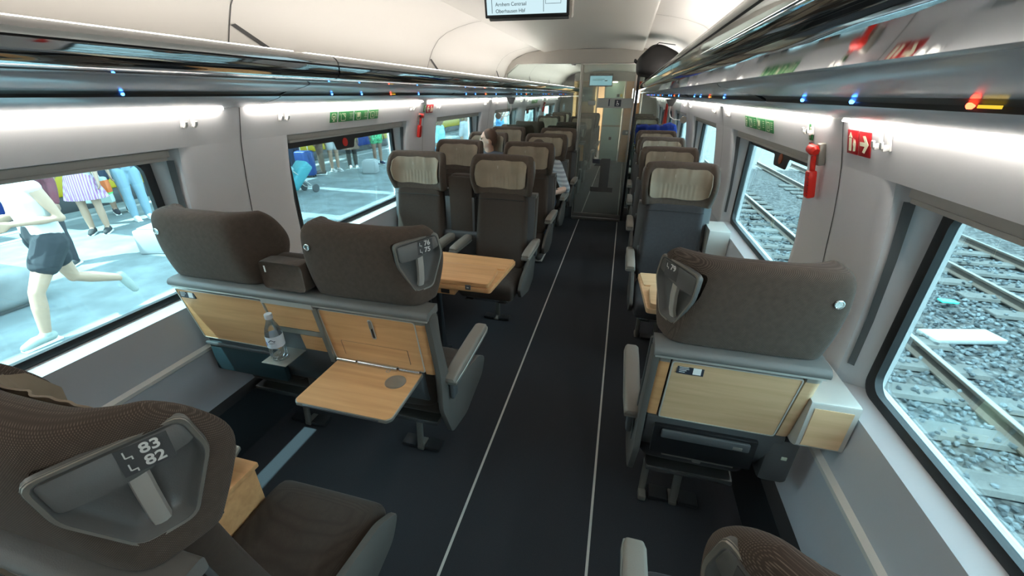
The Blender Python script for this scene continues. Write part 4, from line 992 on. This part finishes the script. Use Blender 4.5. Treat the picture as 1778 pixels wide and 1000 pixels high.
# people near windows further along
person('person in a pale top and blue skirt seen through the third left window', (-3.6, 11.0, G), -1.7, dict(lw=(-.1, .25, 1.0)), 1.76, PALE, (('tshirt', (.40, .43, .44)), ('skirt', (.15, .45, .65)), ('shoes', (.6, .6, .6))), hair=(.32, .22, .12), hair_style='long')
person('person in a light blue shirt at the left of the third left window', (-3.7, 9.5, G), -1.5, {}, 1.74, MID, (('tshirt', (.25, .55, .70)), ('trousers', (.10, .13, .2)), ('shoes', (.1, .1, .1))), hair=(.04, .03, .02))
person('person in a white shirt with a dark backpack strap, right of the third left window', (-3.35, 11.6, G), -1.8, {}, 1.80, PALE, (('tshirt', (.42, .44, .45)), ('trousers', (.2, .22, .25)), ('shoes', (.1, .1, .1))), hair=(.10, .06, .03))
person('person raising a hand seen through the fourth left window', (-3.5, 14.0, G), -1.7, dict(rw=(.2, .25, 1.55), re=(.25, .12, 1.3)), 1.75, PALE, (('tshirt', (.12, .35, .62)), ('trousers', (.05, .06, .1)), ('shoes', (.1, .1, .1))), hair=(.12, .08, .04))
person('person in white seen through the fifth left window', (-3.4, 18.5, G), -1.7, {}, 1.78, PALE, (('tshirt', (.4, .42, .43)), ('trousers', (.3, .3, .32)), ('shoes', (.1, .1, .1))), hair=(.06, .04, .03))

# ================================================================= OUTSIDE, RIGHT: TRACKS
def ballast_mat():
    m, nt, b = nm('track_ballast'); N = nt.nodes; Lk = nt.links; tc = N.new('ShaderNodeTexCoord')
    v = N.new('ShaderNodeTexVoronoi'); v.inputs['Scale'].default_value = 15; Lk.new(tc.outputs['Object'], v.inputs['Vector'])
    r = N.new('ShaderNodeValToRGB'); r.color_ramp.elements[0].color = (.02, .022, .024, 1); r.color_ramp.elements[1].color = (.11, .112, .112, 1)
    sx = N.new('ShaderNodeSeparateXYZ'); Lk.new(v.outputs['Color'], sx.inputs[0]); Lk.new(sx.outputs[0], r.inputs[0])
    dr = N.new('ShaderNodeValToRGB'); dr.color_ramp.elements[0].position = .25; dr.color_ramp.elements[0].color = (1, 1, 1, 1); dr.color_ramp.elements[1].position = .75; dr.color_ramp.elements[1].color = (.30, .28, .27, 1)
    Lk.new(v.outputs['Distance'], dr.inputs[0]); mx = N.new('ShaderNodeMixRGB'); mx.blend_type = 'MULTIPLY'; mx.inputs[0].default_value = 1; Lk.new(r.outputs[0], mx.inputs[1]); Lk.new(dr.outputs[0], mx.inputs[2])
    Lk.new(mx.outputs[0], b.inputs['Base Color']); b.inputs['Roughness'].default_value = .9
    bp = N.new('ShaderNodeBump'); bp.inputs['Distance'].default_value = .03; bp.inputs['Strength'].default_value = 1; bp.invert = True; Lk.new(v.outputs['Distance'], bp.inputs['Height']); Lk.new(bp.outputs[0], b.inputs['Normal']); return m
BAL = ballast_mat()
gm = MB(); random.seed(5); nx_, ny_ = 110, 240; P = []
for j in range(ny_+1):
    yy = -3+24*j/ny_; P.append([(1.6+13*i/nx_, yy, -1.27+.022*noise.noise(Vector(((1.6+13*i/nx_)*9, yy*9, 0)))+.016*noise.noise(Vector(((1.6+13*i/nx_)*3, yy*3, 5)))) for i in range(nx_+1)])
gm.grid(P).build('ballast_bed', BAL, kind='structure', ang=180)
MB().box((0, 15, -1.5), (120, 120, .3)).build('ground', simple('ground_dark', (.14, .135, .13), .9, var=.3), kind='structure', smooth=False)
import numpy as np
def stones():
    rg = np.random.default_rng(4); t = bmesh.new(); bmesh.ops.create_icosphere(t, subdivisions=1, radius=1); V0 = np.array([v.co[:] for v in t.verts]); F0 = np.array([[v.index for v in f.verts] for f in t.faces]); t.free()
    n = 15000; V = []; F = []
    u = rg.random(n); xs = 1.75+6.2*u**1.1; ys = -.5+13*rg.random(n)
    nv = len(V0)
    S = rg.uniform(.018, .036, (n, 1, 3)); J = 1+rg.uniform(-.28, .28, (n, nv, 1))
    P = V0[None]*J*S
    ang = rg.uniform(0, 6.28, (n, 3))
    def rot(P, a, i, j):
        c, s_ = np.cos(a)[:, None], np.sin(a)[:, None]; A, B = P[:, :, i].copy(), P[:, :, j].copy(); P[:, :, i] = c*A-s_*B; P[:, :, j] = s_*A+c*B
    for q, (i, j) in enumerate(((0, 1), (1, 2), (0, 2))): rot(P, ang[:, q], i, j)
    zz = -1.262+rg.uniform(-.012, .028, n)
    near = np.abs(((ys+1)/.62) % 1-.0); sl = (np.minimum(near, 1-near)*.62 < .15) & (((np.abs(xs-3.735) < 1.25)) | (np.abs(xs-7.465) < 1.25))
    keep = ~(sl & (rg.random(n) < .72)); zz = np.where(sl, -1.19, zz)
    P = P+np.stack([xs, ys, zz], 1)[:, None]
    P = P[keep]; m_ = len(P)
    me = bpy.data.meshes.new('stones'); me.from_pydata(P.reshape(-1, 3).tolist(), [], (F0[None]+np.arange(m_)[:, None, None]*nv).reshape(-1, 3).tolist())
    return me
sm_, nt2, b2 = nm('ballast_stone')
g2 = nt2.nodes.new('ShaderNodeNewGeometry'); r2_ = nt2.nodes.new('ShaderNodeValToRGB'); r2_.color_ramp.elements[0].color = (.016, .02, .024, 1); r2_.color_ramp.elements[1].color = (.105, .12, .13, 1)
nt2.links.new(g2.outputs['Random Per Island'], r2_.inputs[0]); nt2.links.new(r2_.outputs[0], b2.inputs['Base Color']); b2.inputs['Roughness'].default_value = .85
place(stones(), 'ballast', sm_, label='grey crushed stone ballast covering the ground beside the train', cat='ballast', kind='stuff')
rm_top = simple('rail_steel', (.30, .29, .28), .3, .9); rm = simple('rail_rust', (.06, .042, .032), .8)
slm = concrete('sleeper_concrete', (.065, .063, .06)); s0 = None
pr = [(-.07, 0), (.07, 0), (.07, .015), (.012, .035), (.012, .11), (.035, .12), (.035, .15), (-.035, .15), (-.035, .12), (-.012, .11), (-.012, .035), (-.07, .015)]
wm = MB().prism(pr, 1, -11, 14).mesh('rail', smooth=False); hm_ = MB().box((0, 1.5, .152), (.062, 25, .006), .002).mesh('rail_head', smooth=False)
sm2 = MB().prism([(-.13, 0), (.13, 0), (.11, .045), (-.11, .045)], 0, -1.25, 1.25, .01, 1).mesh('sleeper', smooth=False)
for x, lb in ((3.735, 'nearest'), (7.465, 'second'), (11.015, 'farthest')):
    tk = empty('railway_track', (x, 8, -1.245), label=lb+' railway track with rusty rails and concrete sleepers outside the right windows', cat='railway track')
    for q in (-.7175, .7175):
        r = place(wm, 'rail', rm, tk, (q, 0, .025)); place(hm_, 'rail_head', rm_top, r)
    for k in range(30): place(sm2, 'sleeper', slm, tk, (0, -9+.62*k, 0))
MB().box((5.25, 6.05, -1.19), (.95, .30, .07), .015, rot=Matrix.Rotation(.25, 3, 'Z')).build('concrete_slab', simple('pale_slab', (.26, .28, .28), .7), label='pale concrete slab lying on the ballast beside the near rail', cat='slab')
MB().box((5.75, 7.2, -1.16), (.22, .12, .03), .01).build('litter', simple('turquoise_litter', (.05, .60, .42), .4), label='small turquoise piece of litter on the ballast', cat='litter')
MB().box((17, 8, -.85), (4.6, 60, 1.2)).build('far_platform', concrete('far_platform_concrete', (.14, .15, .155)), kind='structure', smooth=False)
MB().box((22, 8, 2.2), (.4, 60, 7)).build('far_wall', simple('far_hall_wall', (.09, .11, .12), .8, var=.3, vscale=1), kind='structure', smooth=False)

# ================================================================= FITTINGS ON THE WALLS
def wall_root(name, side, y, z, **k):
    """empty on the wall surface: local x to the right (seen from the aisle), y up, z out of the wall"""
    sl_ = (wx(z+.02)-wx(z-.02))/.04
    m = frame((side*(wx(z)-.001), y, z), (0, -side, 0), (side*sl_, 0, 1))
    o = bpy.data.objects.new(name, None); COL.objects.link(o); o.matrix_world = m; o.empty_display_size = .03
    return tag(o, **k)
NTH = ['first', 'second', 'third', 'fourth', 'fifth', 'sixth']
def hook_pair(side, y, lab):
    r = wall_root('coat_hook', side, y, 1.625, label=lab, cat='coat hook', group='coat hooks along the windows')
    for q in (-.022, .022):
        h = MB(); h.box((q, .004, .003), (.016, .064, .006), .002).box((q, -.018, .012), (.015, .018, .018), .006).box((q, -.008, .021), (.014, .020, .007), .003)
        h.build('hook', 'white', r)
for side, sn in ((-1, 'left'), (1, 'right')):
    for k in range(6):
        hook_pair(side, 2*k+1.42, 'pair of small white coat hooks on the %s wall just past the %s window' % (sn, NTH[k]))
        if k < 5: hook_pair(side, 2*k+1.95, 'pair of small white coat hooks on the %s wall just before the %s window' % (sn, NTH[k+1]))
def green_strip(side, y, lab):
    r = wall_root('emergency_sign', side, y, 1.592, label=lab, cat='sign')
    for i, (x0, wd) in enumerate(((-.275, .07), (-.190, .155), (-.02, .155), (.15, .125))):
        p = MB().box((x0+wd/2, 0, .0015), (wd, .062, .003), .0008).build('sign_panel', 'green', r)
        d = MB(); cx = x0+.035
        if i == 0:
            d.loft([[(cx+u, v+.006, .0036) for u, v in rrect(.042, .034, .006, 3)], [(cx+u, v+.006, .0036) for u, v in rrect(.034, .026, .004, 3)]], cap=False); d.box((cx, .004, .0036), (.014, .010, .0005)); d.add([(cx-.012, -.024, .0036), (cx+.012, -.024, .0036), (cx, -.012, .0036)], [(0, 1, 2)])
        else:
            MB().loft([[(cx+.012+u, v-.002, .0036) for u, v in rrect(.050, .046, .008, 3)], [(cx+.012+u, v-.002, .0036) for u, v in rrect(.043, .039, .006, 3)]], cap=False).build('pictogram_frame', 'cream', p, smooth=False)
            d.box((cx-.024, .018, .0036), (.004, .014, .0005))
            if i == 1: d.prism([(cx+.010, .015), (cx+.030, -.004), (cx+.034, .0), (cx+.016, .018)], 2, .0034, .0038)
            if i == 2: d.prism([(cx-.004, .016), (cx+.028, .016), (cx+.026, -.006), (cx+.018, -.012), (cx+.016, .0), (cx+.008, -.012), (cx-.002, -.010)], 2, .0034, .0038)
            if i == 3: d.prism([(cx+.008, -.012), (cx+.016, -.012), (cx+.012, .010)], 2, .0034, .0038)
            for q in range(4): d.box((x0+wd-.024, .019-.010*q, .0036), (.036-(.008*q % .018), .0022, .0005))
        d.build('pictogram', 'cream', p, smooth=False)
def hammer_set(side, y, lab):
    s_ = wall_root('hammer_sign', side, y+.11*1, 1.605, label='small green hammer sign on the %s, %s' % (('left wall' if side < 0 else 'right wall'), lab), cat='sign')
    MB().box((0, 0, .0015), (.034, .060, .003), .0008).build('sign_panel', 'green', s_)
    MB().box((.000, -.004, .0036), (.004, .040, .0006)).box((.004, .018, .0036), (.014, .006, .0006)).box((-.001, -.012, .0036), (.008, .022, .0006)).build('pictogram', 'cream', s_, smooth=False)
    s_ = wall_root('notice', side, y+.11, 1.548, label='small red notice under the green hammer sign, %s wall, %s' % (('left' if side < 0 else 'right'), lab), cat='sign')
    MB().box((0, 0, .0015), (.034, .038, .003), .0008).build('sign_panel', 'redsign', s_)
    t = MB()
    for q in range(4): t.box((0, .012-.008*q, .0034), (.024, .0022, .0006))
    t.build('notice_lines', 'cream', s_, smooth=False)
    r = wall_root('safety_hammer', side, y, 1.49, label='red emergency hammer in its holder on the %s wall, %s' % (('left' if side < 0 else 'right'), lab), cat='hammer')
    MB().box((.012, .050, .012), (.034, .080, .024), .005).build('holder', 'warm', r)
    h = MB(); h.box((0, .01, .030), (.018, .10, .016), .005); h.box((-.006, -.062, .030), (.042, .105, .030), .008)
    hd = h.build('handle', 'redp', r)
    g = MB()
    for q in range(7): g.box((.012, -.100+.013*q, .0455), (.012, .004, .003), .001)
    g.build('grip_rib', simple_once('dark_red', (.35, .01, .008), .4), hd)
    MB().tube([(-.030, .072, .036), (-.018, .072, .036), (.018, .066, .034), (.028, .062, .033)], [.010, .017, .019, .012], 14).build('hammer_head', 'redp', r)
    MB().tube([(-.046, .074, .037), (-.040, .073, .036), (-.028, .072, .036)], [.004, .008, .011], 12).build('hammer_tip', 'white' if side > 0 else 'dgrey', r)
def fire_sign(side, y, lab):
    r = wall_root('extinguisher_sign', side, y, 1.602, label=lab, cat='sign')
    for q, nm_ in ((-.038, 'a'), (.038, 'b')):
        qq = q if side > 0 else -q
        p = MB().box((qq, 0, .0015), (.068, .074, .003), .0008).build('sign_panel', 'redsign', r); d = MB()
        if nm_ == 'a':
            d.box((qq-.012, -.008, .0036), (.016, .040, .0006)); d.prism([(qq-.024, .014), (qq-.012, .030), (qq, .014)], 2, .0033, .0039)
            d.prism([(qq+.008, -.028), (qq+.022, -.026), (qq+.024, -.004), (qq+.018, .010), (qq+.015, .0), (qq+.010, .012), (qq+.006, -.006), (qq+.010, -.014)], 2, .0033, .0039)
        else:
            a_ = 1 if side > 0 else -1
            d.prism([(qq-a_*.026, .006), (qq+a_*.004, .006), (qq-a_*.010, .024), (qq+a_*.004, .026), (qq+a_*.026, 0), (qq+a_*.004, -.026), (qq-a_*.010, -.024), (qq+a_*.004, -.006), (qq-a_*.026, -.006)], 2, .0033, .0039)
        d.build('pictogram', 'cream', p, smooth=False)
green_strip(-1, 2.62, 'row of green emergency exit pictograms above the second left window')
green_strip(1, 2.70, 'row of green emergency exit pictograms above the second right window')
green_strip(-1, 8.62, 'row of green emergency exit pictograms above the fifth left window')
hammer_set(-1, 3.56, 'just past the second window'); hammer_set(1, 1.84, 'between the first and second windows'); hammer_set(-1, 9.62, 'just past the fifth window')
fire_sign(-1, 3.78, 'red extinguisher and arrow sign on the left wall before the third window'); fire_sign(1, 1.57, 'red extinguisher and arrow sign on the right wall past the first window')

# cables hanging near the glass partition
for sx, sn in ((-1, 'left'), (1, 'right')):
    c = empty('hanging_cable', (sx*1.07, 6.12, 1.683), label='white curved cable with a round grey disc by the glass partition, %s' % sn, cat='cable')
    MB().prism([(-.07, 0), (.07, 0), (.025, -.085), (-.025, -.085)], 1, -.02, .02, .006).build('bracket', 'dgrey', c)
    px = -1 if sx < 0 else 1
    MB().tube([(0, 0, -.08), (0, 0, -.16), (px*.02, 0, -.215), (px*.07, 0, -.245), (px*.15, 0, -.25)], .005, 8).build('cable', 'white', c)
    MB().cyl((px*.19, 0, -.245), .045, .015, 1, 24, .004).build('disc', 'warm', c)

# folded tables in the middle bay
def bay_table(x_aisle, s, lab, mat):
    """s=+1: aisle end at the +x side"""
    r = empty('bay_table', (x_aisle, 2.26, 0), label=lab, cat='table')
    def P(x, y): return (-s*x, y)
    L_ = 1.14 if s > 0 else .52
    base = round_poly([P(0.0, .24), P(.035, -.24), P(L_, -.24), P(L_, .24)], .02, 3)
    MB().prism(base, 2, .680, .708, .003, 2).build('lower_leaf', mat, r, ang=30)
    up = round_poly([P(.055, .0), P(.050, -.235), P(L_, -.235), P(L_, .03), P(.12, .03)], .02, 3)
    MB().prism(up, 2, .711, .738, .003, 2).build('upper_leaf', mat, r, ang=30)
    far = round_poly([P(.01, .235), P(.03, .05), P(.10, .055), P(L_, .055), P(L_, .235)], .015, 3)
    n = len(far); MB().loft([[(u, v, .708) for u, v in far], [(u, v, .716 if abs(u) < .14 else .730) for u, v in far]]).build('end_rest', mat, r, ang=30)
    hn = MB().box((-s*.17, -.243, .708), (.034, .008, .030), .002).build('hinge', 'dgrey', r)
    MB().box((-s*.17, -.248, .708), (.012, .003, .006)).build('hinge_mark', 'silver', hn, smooth=False)
    if s > 0:
        b_ = MB().box((-.375, -.16, .655), (.22, .12, .045), .006).build('socket_box', mat, r)
        for q in (-.05, .05): MB().box((-.375+q, -.222, .655), (.055, .006, .026), .003).build('socket', 'black', b_)
        for q in (.48, .56):
            MB().prism(round_poly([(-.03+.0, .68), (.05, .68), (.03, .45), (.06, .04), (.16, .0), (.10, .0), (-.02, .0), (.0, .4)], .02, 3), 0, -q-.014, -q+.014, .004).build('table_leg', 'charcoal', r)
    else:
        MB().prism(round_poly([(-.03, .68), (.05, .68), (.03, .45), (.06, .04), (.10, .0), (-.02, .0), (.0, .4)], .02, 3), 0, .24, .268, .004).build('table_leg', 'charcoal', r)
    return r
bay_table(-.088, 1, 'folded beech table between the two facing double seats, left of the aisle', 'wood')
bay_table(.712, -1, 'small folded beech table between the facing single seats, right of the aisle', 'woodp')

# plastic bottle on the fold-out shelf
bt = empty('water_bottle', (-.768, 1.128, .7250), label='empty clear plastic bottle with white cap on the small fold-out shelf', cat='bottle')
BG = glass('bottle_plastic', (.93, .95, .96), .8, .08)
n = 40; rings = []
for z, r_, pet in ((.000, .012, .0), (.001, .024, .35), (.010, .031, .30), (.025, .0325, .18), (.045, .0325, .05), (.060, .0320, 0), (.066, .0305, 0), (.072, .032, 0), (.115, .032, 0), (.122, .0305, 0), (.130, .031, 0), (.150, .026, 0), (.170, .018, 0), (.184, .0135, 0), (.198, .0125, 0)):
    rings.append([((r_*(1-pet*max(0, math.cos(5*a))))*math.cos(a), (r_*(1-pet*max(0, math.cos(5*a))))*math.sin(a), z+(.012*pet*max(0, math.cos(5*a)))) for a in [2*PI*i/n for i in range(n)]])
MB().loft(rings, cap=False).build('bottle_body', BG, bt, ang=60)
MB().lathe([(.0138, .190), (.0150, .193), (.0150, .209), (.0138, .212), (.001, .212)], n=28).build('bottle_cap', simple('bottle_cap_grey', (.62, .62, .64), .4), bt)
lb = MB().lathe([(.0327, .066), (.0330, .070), (.0330, .114), (.0327, .118)], n=40, cap=False).build('bottle_label', simple('bottle_label_white', (.70, .72, .76), .4), bt)
t = MB(); t.grid([[(.0333*math.cos(a), .0333*math.sin(a), z) for z in (.078, .096)] for a in [math.radians(q) for q in range(215, 262, 6)]]); t.build('label_print', simple('label_blue', (.20, .27, .55), .4), lb)
t = MB(); t.grid([[(.0333*math.cos(a), .0333*math.sin(a), z+.004*math.sin(9*a)) for z in (.100, .104)] for a in [math.radians(q) for q in range(268, 320, 4)]]); t.grid([[(.0333*math.cos(a), .0333*math.sin(a), z) for z in (.090, .092)] for a in [math.radians(q) for q in range(272, 316, 4)]]); t.build('label_lettering', 'dtext', lb)

# luggage and clothes
bag = empty('travel_bag', (.80, 4.92, 1.885), label='black travel bag lying on the right luggage rack near the partition', cat='bag')
q = MB(); R_ = []
for y_, s_ in ((-.27, .80), (-.24, .95), (-.1, 1.0), (.1, 1.02), (.24, .96), (.27, .8)):
    R_.append([(-.02+ (u)*s_, y_, .145+v*s_) for u, v in round_poly([(-.20, -.13), (.18, -.14), (.20, .06), (.02, .14), (-.08, .15), (-.22, .02)], .06, 4)])
m = bake(q.loft(R_), [SUB(1)]); place(m, 'bag_body', simple('black_nylon', (.010, .009, .009), .6, bump=.6, bscale=25), bag)
MB().tube([(-.18, -.12, .10), (-.25, -.10, .16), (-.25, .10, .16), (-.18, .12, .10)], .010, 8).build('bag_handle', 'black', bag)
MB().tube([(-.16, -.24, .22), (-.05, -.26, .29), (.1, -.25, .27)], .004, 6).build('zip', 'charcoal', bag)
j = empty('blue_jacket', (XS, 6.36, 1.0), label='bright blue jacket draped over the top of a right-hand headrest', cat='jacket')
P = []
for i in range(33):
    u = -1+2*i/32; row = []
    for k2 in range(21):
        t = k2/20; x = u*.255*(1+.02*math.sin(7*t)); wob = .006*math.sin(u*11+3*t)+.004*math.sin(u*23)
        if t < .45: row.append((x, -.030-wob, .10+.235*(t/.45)))
        elif t < .6: a_ = (t-.45)/.15; row.append((x, lerp(-.030, .14, a_), .335+.02*math.sin(PI*a_)+wob))
        else: a_ = (t-.6)/.4; row.append((x, .14+.10*abs(u)**3+.02, .335-.10*a_+wob))
    P.append(row)
m = bake(MB().grid(P), [('SOLIDIFY', dict(thickness=.012)), SUB(1)]); place(m, 'jacket_body', simple('jacket_blue', (.02, .05, .42), .75, bump=.4, bscale=40), j)
MB().tube([(.10, -.02, .345), (.18, .0, .365), (.25, .02, .34), (.275, .02, .25)], [.022, .030, .026, .022], 10).build('jacket_sleeve', bpy.data.materials['jacket_blue'], j)
bp_ = empty('backpack', (XS, 4.60, .47), label='dark backpack standing on the third right-hand seat, only its handle showing', cat='backpack')
MB().box((0, 0, .31), (.30, .20, .60), .08, 4).build('pack_body', simple('pack_dark', (.03, .025, .025), .7), bp_)
MB().tube([(-.07, -.02, .60), (-.06, -.02, .66), (0, -.02, .69), (.06, -.02, .66), (.07, -.02, .60)], .011, 8).build('carry_loop', 'black', bp_)
rj = empty('red_jacket', (1.17, 7.90, 1.60), label='red and grey jacket hanging from a hook on the right wall beyond the partition', cat='jacket')
def cloth(cx, w_, z0, z1, col, dy, nm_):
    rg = []
    for q in range(9):
        t = q/8; hw_ = w_*(.35+.65*t**.7)
        rg.append([(cx+.018*math.cos(a)*(1+t)-.0, dy+hw_*math.sin(a)*(1+.06*math.sin(5*a+3*t)), lerp(z0, z1, t)) for a in [2*PI*i/28 for i in range(28)]])
    MB().loft(rg).build(nm_, col, rj)
cloth(0, .17, 0, -.42, simple('jacket_red', (.62, .03, .02), .8, bump=.5, bscale=20), -.06, 'jacket_body')
cloth(-.01, .12, -.10, -.50, simple('jacket_grey', (.10, .11, .14), .8), .16, 'jacket_lining')

# passengers in the fourth row (facing the viewer, at root yaw PI)
SIT = dict(pel=(0, .02, .57), wa=(0, -.02, .72), ch=(0, -.06, .92), ne=(0, -.06, 1.085), hd=(0, -.03, 1.225), ls=(-.17, -.05, 1.02), rs=(.17, -.05, 1.02), le=(-.22, .02, .76), re=(.22, .02, .76), lw=(-.12, .24, .66), rw=(.12, .24, .66),
           lh=(-.09, .04, .56), rh=(.09, .04, .56), lk=(-.11, .44, .56), rk=(.11, .44, .56), la=(-.11, .42, .09), ra=(.11, .42, .09))
s1 = dict(SIT); s1['face'] = (.93, .30, -.05)
person('person with short brown hair looking out of the left window, third seat row', (-1.03, 4.87, .015), PI, s1, 1.70, (.62, .36, .26), (('tshirt', (.10, .10, .12)), ('trousers', (.05, .06, .10)), ('shoes', (.05, .05, .05))), hair=(.10, .05, .025), voxel=.010)
s2 = dict(SIT); s2.update(ne=(0, -.03, 1.03), hd=(.03, .05, 1.13), ls=(-.17, -.01, .97), rs=(.17, -.03, .97), ch=(0, -.03, .89), le=(-.315, .18, .745), lw=(-.20, .40, .735), re=(.22, .06, .74), rw=(.10, .28, .66)); s2['face'] = (.1, .8, -.5)
person('person in a grey striped T-shirt with forearm on the aisle armrest, third row', (-.36, 4.84, .015), PI, s2, 1.70, (.62, .34, .23), (('tshirt', None, stripes('grey_stripes', (.26, .27, .29), (.42, .43, .44), 150, 2)), ('trousers', (.06, .07, .10)), ('shoes', (.05, .05, .05))), hair=(.06, .04, .03), voxel=.009)
wt = empty('wristwatch', (-.36+.235, 4.84-.345, .75), label='dark wristwatch strap on the forearm over the aisle armrest', cat='watch')
MB().tube([(-.006, .006, 0), (.006, -.006, 0)], .036, 16).xf(Matrix.Rotation(0, 4, 'Z')).build('strap', 'black', wt)
MB().cyl((.0, -.0, .037), .015, .006, 2, 16, .002).build('watch_face', 'steel', wt)
